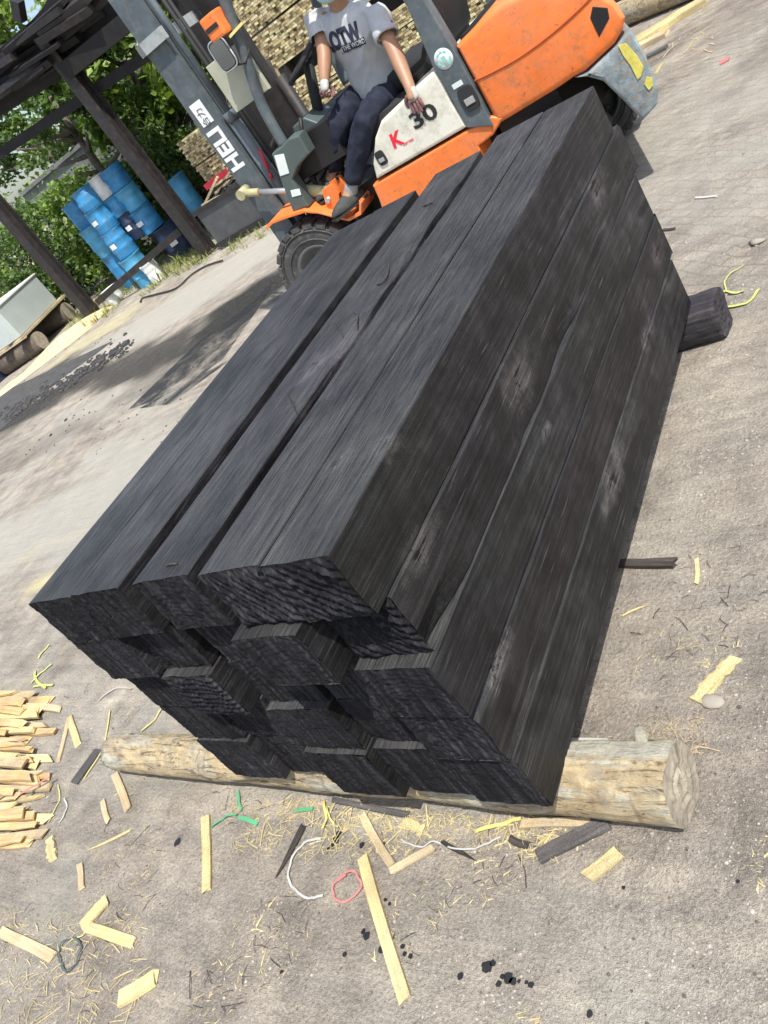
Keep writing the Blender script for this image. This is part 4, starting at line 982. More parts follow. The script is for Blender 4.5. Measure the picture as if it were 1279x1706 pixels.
J=dict(pel=pw(632,142,.46),belly=pw(618,110,.42),chest=pw(588,52,.34),neckb=pw(568,14,.32),neck=pw(560,-2,.30),head=pw(545,-38,.26),
 shL=pw(626,22,.27),elL=pw(658,88,.14),wrL=pw(683,146,.0),haL=pw(690,168,-.03),
 shR=pw(527,24,.40),elR=pw(541,92,.26),wrR=pw(540,132,.17),haR=pw(541,150,.15),
 hipL=pw(655,152,.44),knL=pw(612,190,.04),anL=pw(583,318,.03),ftL=pw(573,346,-.04),
 hipR=pw(602,150,.48),knR=pw(562,205,.16),anR=pw(556,292,.22),ftR=pw(546,306,.16))
if 0:
    for a,b in (('pel','chest'),('chest','neckb'),('shL','shR'),('shL','elL'),('elL','wrL'),('shR','elR'),('elR','wrR'),('hipL','knL'),('knL','anL'),('hipR','knR'),('knR','anR')): print('LEN',a,b,round((J[a]-J[b]).length,3))
    print('head',J['head'])
def lerp(a,b,t): return J[a]*(1-t)+J[b]*t
V=[];EE=[];ix={}
def jn(k,r,par=None,pos=None):
    V.append((pos if pos is not None else J[k],r)); ix[k]=len(V)-1
    if par: EE.append((ix[par],ix[k]))
jn('pel',.115); jn('belly',.095,'pel'); jn('chest',.09,'belly'); jn('neckb',.058,'chest'); jn('neck',.058,'neckb')
up_=(J['head']-J['neck']).normalized()
jn('jaw',.07,'neck',J['neck']*.55+J['head']*.45); jn('head',.092,'jaw'); jn('crown',.082,'head',J['head']+up_*.075)
jn('shL',.045,'chest'); jn('ua',.044,'shL',lerp('shL','elL',.5)); jn('elL',.045,'ua'); jn('fa',.045,'elL',lerp('elL','wrL',.35)); jn('wrL',.031,'fa'); jn('palmL',(.036,.02),'wrL',J['haL'])
jn('shR',.045,'chest'); jn('ub',.044,'shR',lerp('shR','elR',.5)); jn('elR',.045,'ub'); jn('fb',.045,'elR',lerp('elR','wrR',.35)); jn('wrR',.031,'fb'); jn('palmR',(.036,.022),'wrR',J['haR'])
jn('hipL',.08,'pel'); jn('knL',.052,'hipL'); jn('anL',.04,'knL'); jn('ftL',.035,'anL')
jn('hipR',.08,'pel'); jn('knR',.052,'hipR'); jn('anR',.04,'knR'); jn('ftR',.035,'anR')
body=skin('person',V,EE,M['skin'])
pc=(J['pel']+J['ftL'])/2
tag(body,'worker in grey printed t-shirt and dark trousers sitting sideways on the forklift','person')
def gar(name,lst,mat,sub=2):
    V=[];E=[];ix={}
    for k,r,par,pos in lst:
        V.append((pos if pos is not None else J[k],r)); ix[k]=len(V)-1
        if par: E.append((ix[par],ix[k]))
    return skin(name,V,E,mat,body,sub)
def loft_shirt():
    b=bmesh.new(); n=40
    def ring(c,rt,fd,w_,d_,p=2.4):
        out=[]
        for k in range(n):
            a=2*math.pi*k/n; ca,sa=math.cos(a),math.sin(a)
            out.append(b.verts.new(c+rt*w_*math.copysign(abs(ca)**(2/p),ca)+fd*d_*math.copysign(abs(sa)**(2/p),sa)))
        return out
    up=(J['neckb']-J['pel']).normalized(); rs=(J['shL']-J['shR']).normalized(); rh=(J['hipL']-J['hipR']); rh=(rh-up*rh.dot(up)).normalized()
    def fr_(t):
        r_=(rh*(1-t)+rs*t); r_=(r_-up*r_.dot(up)).normalized(); f_=r_.cross(up); f_=f_ if f_.dot(CP-J['chest'])>0 else -f_; return r_,f_
    mid_s=(J['shL']+J['shR'])/2; L=[]
    spec=[(lerp('pel','belly',.05),0,.178,.135),(lerp('pel','belly',.25),.1,.172,.130),(J['belly'],.3,.160,.118),(lerp('belly','chest',.35),.5,.155,.115),(lerp('belly','chest',.7),.75,.165,.118),(J['chest'],.9,.180,.120),(J['chest']*.45+mid_s*.55,1,.190,.112),(mid_s+up*.012,1,.178,.092),(mid_s*.6+J['neckb']*.4+up*.02,1,.125,.076),(J['neckb']+up*.004,1,.078,.066),(J['neckb']+up*.016,1,.070,.060)]
    for c,t,w_,d_ in spec:
        r_,f_=fr_(t); L.append(ring(c,r_,f_,w_,d_))
    for A,B in zip(L,L[1:]):
        for k in range(n): b.faces.new((A[k],A[(k+1)%n],B[(k+1)%n],B[k]))
    for sh,el in (('shL','elL'),('shR','elR')):
        d=(J[el]-J[sh]).normalized(); r_=d.cross(fr_(1)[1]).normalized(); f_=d.cross(r_); S=[]
        inn=J[sh]*.72+mid_s*.28
        for q,w_,d_ in ((inn,.062,.068),(J[sh],.068,.068),(lerp(sh,el,.25),.074,.070),(lerp(sh,el,.5),.070,.066),(lerp(sh,el,.62),.071,.066),(lerp(sh,el,.60),.064,.059),(lerp(sh,el,.4),.068,.06)): S.append(ring(q,r_,f_,w_,d_,2.1))
        for A,B in zip(S,S[1:]):
            for k in range(n): b.faces.new((A[k],A[(k+1)%n],B[(k+1)%n],B[k]))
    bmesh.ops.recalc_face_normals(b,faces=b.faces)
    bmesh.ops.subdivide_edges(b,edges=b.edges,cuts=2,use_grid_fill=True,smooth=.6)
    for f in b.faces: f.smooth=True
    me=bpy.data.meshes.new('t_shirt'); b.to_mesh(me); b.free(); o=link('t_shirt',me,M['shirt'],body)
    md=o.modifiers.new('r','REMESH'); md.mode='VOXEL'; md.voxel_size=.0075; md.use_smooth_shade=True
    ms=o.modifiers.new('s','SMOOTH'); ms.iterations=10; ms.factor=.5
    return o
tee=loft_shirt()
# close the hem so that the voxel remesh has a volume, then bake it
bm=bmesh.new(); bm.from_mesh(tee.data); be=[e for e in bm.edges if e.is_boundary]; bmesh.ops.holes_fill(bm,edges=be,sides=0); bmesh.ops.recalc_face_normals(bm,faces=bm.faces); bm.to_mesh(tee.data); bm.free()
dg=bpy.context.evaluated_depsgraph_get(); nm_=bpy.data.meshes.new_from_object(tee.evaluated_get(dg)); tee.modifiers.clear(); tee.data=nm_
for p in nm_.polygons: p.use_smooth=True
tr=gar('trousers',[('pel',.138,None,None),('hipL',.105,'pel',None),('tL',.092,'hipL',lerp('hipL','knL',.5)),('knL',.074,'tL',None),('cL',.072,'knL',lerp('knL','anL',.35)),('cL2',.066,'cL',lerp('knL','anL',.7)),('anL',.064,'cL2',lerp('knL','anL',.93)),('hipR',.105,'pel',None),('tR',.092,'hipR',lerp('hipR','knR',.5)),('knR',.074,'tR',None),('cR',.07,'knR',lerp('knR','anR',.5)),('anR',.062,'cR',lerp('knR','anR',.93)),('waist',.122,'pel',lerp('pel','belly',.4))],M['jeans'],3)
# cloth folds
def folds(o,amp,A_,fr2,sharp=1.5):
    # creases running across A_ (a direction in which the cloth is stretched)
    for v in o.data.vertices:
        q=v.co-A_*v.co.dot(A_)*.72; r_=1-abs(noise.noise(q*fr2+Vector((1,7,2))))*2; r2=1-abs(noise.noise(q*fr2*2.1+Vector((9,2,5))))*2
        v.co+=v.normal*amp*((max(0,r_)**sharp-.5)+.45*(max(0,r2)**sharp-.5))
folds(tee,.010,(J['shL']-J['pel']).normalized(),7.0,2.0); folds(tr,.015,Vector((.75,-.3,.55)).normalized(),9.5,1.8)
# printing on the shirt: projected on to the shirt's surface
from mathutils.bvhtree import BVHTree
def press(o,target,dirv,off=.0025):
    bm=bmesh.new(); bm.from_mesh(target.data); bv=BVHTree.FromBMesh(bm)
    for v in o.data.vertices:
        hit=bv.ray_cast(v.co-dirv*.6,dirv)
        if hit[0] is not None: v.co=hit[0]-dirv*off
    bm.free()
def shirt_text(body_,size,u,v,mat,bold=0,sx=1,box=None):
    cu_=bpy.data.curves.new('shirt_print','FONT'); cu_.body=body_ or ' '; cu_.size=size; cu_.align_x='CENTER'; cu_.align_y='CENTER'; cu_.offset=bold; cu_.resolution_u=4
    tmp=bpy.data.objects.new('shirt_print',cu_); COL.objects.link(tmp); dg=bpy.context.evaluated_depsgraph_get(); me=bpy.data.meshes.new_from_object(tmp.evaluated_get(dg)); bpy.data.objects.remove(tmp)
    bm=bmesh.new(); bm.from_mesh(me)
    if box:
        for v_ in list(bm.verts): bm.verts.remove(v_)
        nx=24
        vs=[[bm.verts.new((-box[0]/2+box[0]*i/nx,-box[1]/2+box[1]*j/4,0)) for j in range(5)] for i in range(nx+1)]
        for i in range(nx):
            for j in range(4): bm.faces.new((vs[i][j],vs[i+1][j],vs[i+1][j+1],vs[i][j+1]))
    else:
        bmesh.ops.triangulate(bm,faces=bm.faces); bmesh.ops.subdivide_edges(bm,edges=[e for e in bm.edges if e.calc_length()>size*.18],cuts=2)
    # frame on the chest
    rt=(pw(640,57,.2)-pw(548,95,.2)).normalized(); P0=pw(u,v,.2); dn=(pw(u+3,v+40,.2)-P0); upv=-(dn-rt*dn.dot(rt)).normalized()
    for v_ in bm.verts: v_.co=P0+rt*v_.co.x*sx+upv*v_.co.y
    bm.to_mesh(me); bm.free(); me.materials.clear()
    o=link('shirt_print',me,mat,tee); return o
INK=M['ink']=plain('navy_print_ink',(.03,.035,.06),.8,var=.2,bmp=0)
vd=(pw(585,70,.2)-CP).normalized()
for args,off in (((('OTW'),.125,574,63,INK,.008,.62),.005),((('IS'),.042,555,83,plain('faded_purple_ink',(.12,.09,.16),.8,bmp=0),.002,1.0),.005),(((''),.05,589,75,INK,0,1,(.15,.036)),.0045),(('THE WORD',.034,589,75,M['sticker'],.0005,.8),.007),(('STREETWEAR',.018,586,83.5,INK,0,1.2),.005)):
    o=shirt_text(*args); press(o,tee,vd,off)
# face mask, hair, ears
rt_=(J['shL']-J['shR']).normalized(); fd=(rt_.cross(up_)).normalized()
if fd.dot(CP-J['head'])<0: fd=-fd
def ell(name,c,ax,rads,mat,parent,cut=None,sub=3):
    b=bmesh.new(); bmesh.ops.create_icosphere(b,subdivisions=sub,radius=1)
    if cut: bmesh.ops.delete(b,geom=[v for v in b.verts if cut(v.co)],context='VERTS')
    for v in b.verts: v.co=c+ax[0]*v.co.x*rads[0]+ax[1]*v.co.y*rads[1]+ax[2]*v.co.z*rads[2]
    for f in b.faces: f.smooth=True
    me=bpy.data.meshes.new(name); b.to_mesh(me); b.free(); return link(name,me,mat,parent)
hc=J['head']+up_*.01
ell('face_mask',hc-up_*.052+fd*.03,(rt_,fd,up_),(.078,.085,.062),M['mask'],body,cut=lambda q:q.y<.0)
ell('hair',hc+up_*.03-fd*.012,(rt_,fd,up_),(.092,.108,.10),M['hair'],body,cut=lambda q:(q.y>.35 and q.z<.45) or q.z<-.5)
for s in (-1,1):
    ell('ear',hc-up_*.01+rt_*s*.088,(rt_,fd,up_),(.012,.022,.032),M['skin'],body,sub=2)
    ell('eye',hc+up_*.005+rt_*s*.032+fd*.086,(rt_,fd,up_),(.014,.008,.008),M['hair'],body,sub=2)
ell('nose',hc-up_*.02+fd*.1,(rt_,fd,up_),(.013,.018,.02),M['skin'],body,sub=2)
# gloves: palm and five fingers
def hand(w_,h_,side_dir,curl_dir,name,fold,spread=.013,cuff=True):
    d=(h_-w_).normalized(); s_=(side_dir-d*side_dir.dot(d)).normalized(); c_=(curl_dir-d*curl_dir.dot(d)).normalized()
    g=skin(name,[(w_-d*.015,.031),(w_+d*.03,(.034,.026)),(w_+d*.075,(.042,.022))],[(0,1),(1,2)],M['glove'],body)
    for k,(o_,L) in enumerate(((-1.5,.062),(-.5,.074),(.5,.070),(1.5,.055))):
        b0=w_+d*.065+s_*o_*spread*1.45; pts=[b0]; dir_=d.copy(); an=0
        for sgn in range(3):
            an+=fold*(.6 if sgn==0 else 1.0)*(1+.08*k); dir_=(d*math.cos(an)+c_*math.sin(an)+s_*o_*.05).normalized(); pts.append(pts[-1]+dir_*L*(.45,.32,.28)[sgn])
        skin('finger',[(p,r_) for p,r_ in zip(pts,(.0105,.010,.0092,.008))],[(0,1),(1,2),(2,3)],M['gloved'],g)
    b0=w_+d*.025-s_*.028; t1=b0+(d*.6-s_*.8+c_*.2).normalized()*.035; t2=t1+(d*.85-s_*.2+c_*.5).normalized()*.03; t3=t2+(d*.8+s_*.1+c_*.6).normalized()*.022
    skin('thumb',[(b0,.013),(t1,.012),(t2,.0105),(t3,.009)],[(0,1),(1,2),(2,3)],M['gloved'],g)
    return g
down=Vector((0,0,-1))
hand(J['wrL'],pw(694,176,-.03),FA,FC*.9+down*.3,'glove',.16)
hand(J['wrR'],pw(541,152,.14),-FA*.3+FC*.2-FC,FA*.5-FC*.9,'glove',.9)
# shoes
def shoe(an,ft,name='shoe'):
    d=(ft-an); d.z=0; d=d.normalized() if d.length>.01 else -FC; z=Vector((0,0,1)); s_=d.cross(z)
    b=bmesh.new(); bmesh.ops.create_uvsphere(b,u_segments=20,v_segments=12,radius=1)
    for v in b.verts:
        x,y,zz=v.co; w_=.046*(1+.12*x); hgt_=.062 if zz>0 else .034; hh=hgt_*(1-.25*max(0,x)); v.co=an+d*(.055+x*.135)+s_*y*w_+z*(-.055+(max(zz,-.6))*hh)
    for f in b.faces: f.smooth=True
    me=bpy.data.meshes.new(name); b.to_mesh(me); b.free(); o=link(name,me,M['shoe'],body)
    MB().strip([an+d*(-.07)+z*-.085,an+d*.19+z*-.085],.082,.012).done('sole',M['dark'],o)
    return o
fdir=(pw(570,352,-.06)-J['anL'])
skin('sock',[(lerp('knL','anL',.82),.047),(J['anL'],.047),(J['anL']-Vector((0,0,.04)),.046)],[(0,1),(1,2)],M['sock'],body)
shoe(J['anL'],J['anL']+Vector((fdir.x,fdir.y,0))); shoe(J['anR'],J['anR']+Vector((-.1,-.14,0)))

# ------------------------------------------------------------- lumber stacks behind the forklift
def bundle(x0,x1,y0,dep,z0,z1,lab,seed,bw=.055,bh=.030):
    rg=random.Random(seed); b=bmesh.new(); vals=[]; n=0
    rows_=max(1,int(round((z1-z0)/bh))); h=(z1-z0)/rows_
    b_lo=[]
    for r_ in range(rows_):
        x=x0+rg.uniform(-.01,.01)
        while x<x1-.01:
            w_=min(bw*rg.uniform(.75,1.25),x1-x); dy=rg.uniform(0,.035) if rg.random()<.9 else rg.uniform(.03,.09); z=z0+r_*h
            g_=.0025; X0,X1,Z0,Z1,Y0=x+g_,x+w_-g_,z+g_*.7,z+h-g_*.7,y0+dy
            v=[b.verts.new(p) for p in ((X0,Y0,Z0),(X1,Y0,Z0),(X1,Y0,Z1),(X0,Y0,Z1),(X0,y0+.25,Z0),(X1,y0+.25,Z0),(X1,y0+.25,Z1),(X0,y0+.25,Z1))]
            fs=[(0,1,2,3),(1,5,6,2),(3,2,6,7),(4,0,3,7),(4,5,1,0)]; c=rg.random()**1.1
            for f in fs: b.faces.new([v[i] for i in f]); vals.append(c)
            x+=w_
    # long sides and top of the bundle
    v=[b.verts.new(p) for p in ((x0+.01,y0+.1,z0+.004),(x1-.01,y0+.1,z0+.004),(x1-.01,y0+dep,z0+.004),(x0+.01,y0+dep,z0+.004),(x0+.01,y0+.1,z1-.004),(x1-.01,y0+.1,z1-.004),(x1-.01,y0+dep,z1-.004),(x0+.01,y0+dep,z1-.004))]
    for f in ((4,5,6,7),(1,2,6,5),(0,4,7,3),(2,3,7,6),(0,1,5,4),(0,3,2,1)): b.faces.new([v[i] for i in f]); vals.append(.45)
    me=bpy.data.meshes.new('lumber_bundle'); b.to_mesh(me); b.free(); rv_attr(me,vals)
    tag(link('lumber_bundle',me,M['batten']),lab,'lumber','bundles of sawn battens stacked behind the forklift')
YS=8.5
bundle(-5.72,-2.6,YS,1.8,.12,.50,'lowest bundle of pale battens behind the forklift seat',1)
bundle(-5.78,-2.6,YS,1.8,.52,.925,'second bundle up of pale battens behind the forklift seat',2)
bundle(-5.66,-2.7,YS,1.8,.935,1.115,'thin bundle of battens just below the dark gap',3)
bundle(-5.70,-2.6,YS-.02,1.8,1.33,1.745,'bundle of battens just above the dark gap, left of the worker',4)
bundle(-5.74,-2.4,YS-.02,1.8,1.765,2.4,'upper bundle of battens at the top edge behind the worker',5)
bundle(-7.62,-6.35,YS,1.5,.975,1.33,'top bundle of the small stack left of the mast',6)
bundle(-7.60,-6.3,YS,1.5,.62,.96,'second bundle of the small stack left of the mast',7)
bundle(-7.6,-6.3,YS,1.5,.1,.6,'lowest bundle of the small stack, mostly behind the steel bin',8)
for k,x in enumerate((-5.5,-4.5,-3.4)):
    o=MB().box((x-.06,YS+.0,1.118),(x+.06,YS+1.7,1.328)).done('wood_bearer',M['post']); tag(o,['dark bearer beam in the gap of the batten stack, leftmost','dark bearer beam in the gap of the batten stack, middle one','dark bearer beam in the gap of the batten stack, rightmost'][k],'beam','bearers between lumber bundles')
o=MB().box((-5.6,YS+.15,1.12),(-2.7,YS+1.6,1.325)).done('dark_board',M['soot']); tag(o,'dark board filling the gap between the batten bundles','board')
for k,x in enumerate((-5.5,-4.4,-3.2)):
    o=MB().box((x-.05,YS+.0,0),(x+.05,YS+1.6,.118)).done('wood_bearer',M['post']); tag(o,['foot bearer under the batten stack, leftmost','foot bearer under the batten stack, middle one','foot bearer under the batten stack, rightmost'][k],'beam','bearers between lumber bundles')
for k,x in enumerate((-7.4,-6.5)):
    o=MB().box((x-.05,YS+.0,0),(x+.05,YS+1.4,.098)).done('wood_bearer',M['post']); tag(o,['foot bearer of the small stack, left one','foot bearer of the small stack, right one'][k],'beam','bearers between lumber bundles')
# white pole leaning on the stack
a,b=yp(394,62,8.3),yp(446,122,8.3)
o=MB().tube([a+(a-b)*.3,b],.012,7).done('white_pole',M['whiteb']); tag(o,'thin white pole leaning against the batten stack','pole')
# weathered timber post and dark steel post between the stacks
o=MB().box((-6.28,8.3,0),(-6.05,8.52,3.2)).done('timber_post',M['soot']); tag(o,'dark timber post between the two batten stacks','post')
a=yp(440,110,7.8); b=yp(495,240,7.8)
o=MB().bar((a.x,7.8,a.z+.05),(b.x,7.8,0.02),.09,.16,up=Vector((1,0,0))).done('weathered_board',M['greyplank']); tag(o,'weathered grey board leaning in front of the batten stack','board')
# dark backing: shed behind the stacks
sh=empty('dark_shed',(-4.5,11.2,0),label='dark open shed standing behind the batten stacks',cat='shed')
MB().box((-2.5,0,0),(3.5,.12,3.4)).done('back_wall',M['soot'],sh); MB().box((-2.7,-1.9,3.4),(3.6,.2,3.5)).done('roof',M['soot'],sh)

# ------------------------------------------------------------- steel frame shed on the left
fr=empty('steel_frame_shed',(-9.4,8.0,0),label='dark steel frame with sooty roof structure at the upper left',cat='shed frame')
def lw_(p): return Vector(p)-Vector((-9.4,8.0,0))
def hpost(x,y,z1,wd=.17):
    m_=MB(); t=.02
    for s in (-1,1): m_.box((x-wd/2,y+s*(wd/2-t/2)-t/2,0),(x+wd/2,y+s*(wd/2-t/2)+t/2,z1))
    m_.box((x-t/2,y-wd/2+t,0),(x+t/2,y+wd/2-t,z1)); m_.box((x-wd*.8,y-wd*.8,0),(x+wd*.8,y+wd*.8,.015))
    return m_.done('post',M['post'],fr)
hpost(-7.86+9.4,0,3.3,.19); hpost(-11.0+9.4,.1,3.4,.2)
def fbar(nm,u0,v0,u1,v1,y,wd,ht,mat=M['post'],ext=0):
    a=lw_(yp(u0,v0,y)); b=lw_(yp(u1,v1,y)); d=(b-a).normalized(); return MB().bar(a-d*ext,b+d*ext,wd,ht).done(nm,mat,fr)
fbar('rail',-10,262,262,81,8.12,.08,.13,M['soot'],ext=.3)
fbar('rail',162,503,300,384,8.12,.05,.10)
fbar('rail',60,160,130,420,8.15,.0001,.0001) if False else None
fbar('eaves_beam',110,118,222,28,7.95,.16,.2,M['soot'],ext=.0)
# sooty roof mass with broken boards
rg=random.Random(21)
def polyy(nm,px,y0,y1,mat):
    pts=[lw_(yp(u,v,y0)) for u,v in px]; m_=MB(); m_.prism([(p.x,p.z) for p in pts],y0-8.0,y1-8.0); return m_.done(nm,mat,fr)
polyy('roof_mass',[(-90,150),(-60,110),(0,80),(30,52),(52,34),(70,14),(100,-40),(260,-60),(214,0),(208,34),(165,70),(120,105),(108,118),(84,140),(60,158),(36,160),(10,186),(-40,220)],8.1,9.3,M['soot'])
for k in range(30):
    u0=rg.uniform(-60,120); v0=110-u0*.62+rg.uniform(-22,62); y_=rg.uniform(7.85,8.1)
    L_=rg.uniform(40,120); a=lw_(yp(u0,v0,y_)); b=lw_(yp(u0+L_,v0-L_*rg.uniform(.6,.85),y_+rg.uniform(-.1,.1)))
    MB().bar(a,b,rg.uniform(.05,.2),rg.uniform(.03,.09),up=Vector((rg.uniform(-.4,.4),rg.uniform(-.4,.4),1))).done('roof_board',rg.choice([M['soot'],M['soot'],M['soot'],M['post']]),fr)
fbar('hanger',28,0,34,34,8.0,.12,.12,M['post'])

# ------------------------------------------------------------- steel bin with scraps
p1,p2,p3=yp(318,350,7.75),yp(412,280,7.75),yp(345,405,7.75)
bx0,bx1,bz1=-7.35,-6.05,.62
e=empty('steel_bin',(-6.75,8.0,0),label='dark grey sheet steel bin with scrap wood in it behind the mast',cat='bin')
bn=MB()
for (lo,hi) in (((-.62,-.25,.0),(.75,-.23,.56)),((-.62,-.23,.0),(-.6,.25,.56)),((.73,-.23,.0),(.75,.25,.56)),((-.62,.25,0),(.75,.27,.56)),((-.6,-.23,0.0),(.73,.25,.02))): bn.box(lo,hi)
bn.done('bin_walls',M['binm'],e); 
for k,(z) in enumerate((.57,.08)): MB().bar((-.64,-.265,z),(.77,-.265,z),.03,.05).done('rim_bar',M['post'],e)
rg=random.Random(17)
for k in range(14):
    x=-7.25+rg.uniform(0,1.1); y=8.0+rg.uniform(-.15,.18); a=rg.uniform(-.6,.6)
    o=MB().bar((x-.25,y,rg.uniform(.45,.62)),(x+.25,y+rg.uniform(-.1,.1),rg.uniform(.55,.78)),.03,.03).done('scrap_stick',rg.choice([M['greyplank'],M['slat2'],M['darkstick']])); tag(o,'scrap stick piled in the steel bin','stick','scrap sticks heaped in the steel bin')
a=yp(343,312,8.3); b=yp(378,285,8.3)
o=MB().bar(a,b,.05,.08).done('red_board',M['red']); tag(o,'red board lying over the scrap in the bin','board')

# ------------------------------------------------------------- barrels
def barrel_mesh(r=.2,h=.62,ribs=(.33,.66),mat=None):
    pr=[(.001,0),(r*.97,0),(r,.012)]
    for q in ribs: pr+=[(r,h*q-.02),(r*1.045,h*q),(r,h*q+.02)]
    pr+=[(r,h-.03),(r*1.05,h-.02),(r*1.05,h),(r*.93,h),(r*.92,h-.012),(.001,h-.012)]
    return MB().lathe(pr,26)
BG='steel barrels stacked by the bushes'
def barrel(u,v,y,z0,r,h,mat,lab,tilt=(0,0),x=None):
    P=yp(u,v,y); m_=barrel_mesh(r,h); rg=random.Random(int(u+h*100+z0*77 if z0 is not None else u))
    for q in m_.b.verts: q.co+=Vector((q.co.x,q.co.y,0))*.35*min(0,noise.noise(q.co*5+Vector((z0 or 0,h*9,x or 0)))+.08)
    e=m_.done('barrel',mat)
    if mat is not M['whiteb'] and rg.random()<.3:
        a0=-1.9+rg.uniform(-.5,.8); pt=bmesh.new(); vs=[[pt.verts.new((math.cos(a0+k*.12)*r*1.03,math.sin(a0+k*.12)*r*1.03,h*zz)) for zz in (.42,.60)] for k in range(6)]
        for k in range(5): pt.faces.new((vs[k][0],vs[k+1][0],vs[k+1][1],vs[k][1]))
        pm=bpy.data.meshes.new('paper_label'); pt.to_mesh(pm); pt.free(); link('paper_label',pm,M['whiteb'],e)
    e.location=(P.x if x is None else x,y,P.z if z0 is None else z0); e.rotation_euler=(tilt[0],tilt[1],0); autosmooth(e,50)
    tag(e,lab,'barrel',BG)
# columns of barrels: (base pixel, y)
cx0=yp(250,470,8.3).x
barrel(252,468,8.3,0,.19,.50,M['blue2'],'light blue barrel on the ground at the foot of the front column',x=cx0)
barrel(0,0,8.35,.505,.185,.435,M['blue'],'blue barrel second from the ground in the front column',x=cx0-.02)
barrel(0,0,8.38,.945,.185,.365,M['blue'],'blue barrel third from the ground in the front column',x=cx0-.03)
barrel(0,0,8.40,1.315,.18,.31,M['blue'],'blue barrel on top of the front column',x=cx0-.02)
cx1=yp(195,440,8.75).x
barrel(0,0,8.8,0,.2,.62,M['blue'],'blue barrel at the bottom of the rear left column',x=cx1)
barrel(0,0,8.8,.625,.2,.5,M['blue2'],'light blue barrel in the middle of the rear left column',x=cx1)
barrel(0,0,8.85,1.11,.185,.45,M['blue'],'darker blue barrel on top of the rear left column',x=cx1-.02)
cx2=yp(292,415,8.7).x
barrel(0,0,8.75,0,.2,.55,M['navy'],'dark navy barrel on the ground beside the shed post',x=cx2+.03)
barrel(0,0,8.75,.56,.2,.375,M['blue'],'blue barrel on the navy one beside the shed post',x=cx2-.16)
barrel(0,0,8.78,.94,.195,.34,M['blue2'],'light blue barrel near the shed post, second from top',x=cx2-.17)
barrel(0,0,8.8,1.285,.195,.33,M['blue'],'blue barrel on top of the column by the shed post',x=cx2-.18)
cx3=(cx0+cx2-.16)/2
barrel(0,0,8.62,.60,.16,.39,M['navy'],'rusty blue barrel in the middle between two columns',x=cx3)
barrel(0,0,8.62,1.0,.155,.29,M['blue'],'small blue barrel below the white drum',x=cx3-.02)
barrel(0,0,8.62,1.30,.15,.33,M['whiteb'],'white drum on top between the blue columns',x=cx3-.05)
barrel(0,0,8.15,0,.13,.30,M['whiteb'],'small white drum on the ground in front of the blue barrels',x=cx0+.38)
barrel(0,0,8.25,0,.14,.26,M['whiteb'],'small pale drum on the ground left of the front column',x=yp(185,488,8.25).x)
barrel(0,0,9.3,.35,.17,.62,M['blue2'],'light blue barrel just right of the shed post',x=yp(308,322,9.3).x)
barrel(0,0,7.35,0,.25,.5,M['navy'],'dark blue barrel cut by the left edge near the grey box',x=gp(-6,640).x)
# hose on the ground
hp=[gp(*c)+Vector((0,0,.02)) for c in ((235,505),(240,498),(262,492),(295,482),(320,460),(345,445),(372,436))]
o=MB().tube(arc_smooth(hp,6),.012,7).done('hose',M['hose']); tag(o,'thin black hose lying on the ground in front of the barrels','hose')

# ------------------------------------------------------------- grey box on planks and logs, sawdust
bo=gp(65,530,.42)
e=empty('metal_box',(-12.0,7.4,.42),label='pale grey sheet metal box standing on planks at the left edge',cat='box')
P_a=gp(35,560,.42);P_b=gp(95,500,.42)
ux=(P_b-P_a).normalized(); uy=Vector((-ux.y,ux.x,0)); L=(P_b-P_a).length
e.location=P_a; e.rotation_euler=(0,0,math.atan2(ux.y,ux.x))
hb=.56
MB().box((0,0,0),(L,1.3,hb),bev=.01).done('box_body',M['boxm'],e); MB().box((-.02,-.02,hb),(L+.02,1.32,hb+.03),bev=.008).done('box_lid',M['whiteb'],e)
for k,(t0) in enumerate((.02,.45,.9)):
    a=P_a+ux*(-.15)+uy*t0+Vector((0,0,-.025)); b=P_b+ux*.25+uy*t0+Vector((0,0,-.025))
    o=MB().bar(a,b,.2,.04).done('plank',M['slat2']); tag(o,['plank under the grey box, nearest one','plank under the grey box, middle one','plank under the grey box, farthest one'][k],'plank','planks under the grey box')
for k,(u_,v_) in enumerate(((66,564),(112,515))):
    a=gp(u_,v_,.2); o=MB(); o.tube([Vector((a.x,a.y,.17)),Vector((a.x,a.y,.17))+uy*1.0],.165,18,caps=True); q=o.done('log_block',[M['trunk'],M['logend']])
    for f in q.data.polygons:
        if len(f.vertices)>4: f.material_index=1
    tag(q,['round log under the planks, front left of the grey box','round log under the planks, right end of the grey box'][k],'log','logs carrying the grey box')
def mound(name,c,rx,ry,h,rot,mat,seed,lab):
    b=bmesh.new(); n=36; rr=14; vs=[]
    for i in range(rr+1):
        row=[]
        for k in range(n):
            a=2*math.pi*k/n; t=i/rr; e_=1+.25*noise.noise(Vector((math.cos(a)*1.3,math.sin(a)*1.3,seed)))
            x=math.cos(a)*rx*t*e_; y=math.sin(a)*ry*t*e_; z=h*(1-t*t)**1.4 + .02*noise.noise(Vector((x*4,y*4,seed)))*(1-t)
            row.append(b.verts.new((x*math.cos(rot)-y*math.sin(rot),x*math.sin(rot)+y*math.cos(rot),max(z,-.01))))
        vs.append(row)
    for i in range(rr):
        for k in range(n):
            if i==0 and False: continue
            b.faces.new((vs[i][k],vs[i][(k+1)%n],vs[i+1][(k+1)%n],vs[i+1][k])).smooth=True
    bmesh.ops.remove_doubles(b,verts=b.verts,dist=1e-5); bmesh.ops.recalc_face_normals(b,faces=b.faces)
    me=bpy.data.meshes.new(name); b.to_mesh(me); b.free(); o=link(name,me,mat,None,c+Vector((0,0,.004))); tag(o,lab,kind='stuff'); return o
mound('sawdust',gp(118,562),1.0,.42,.12,R(35),M['sawdust'],2,'yellow sawdust heap in front of the grey box')
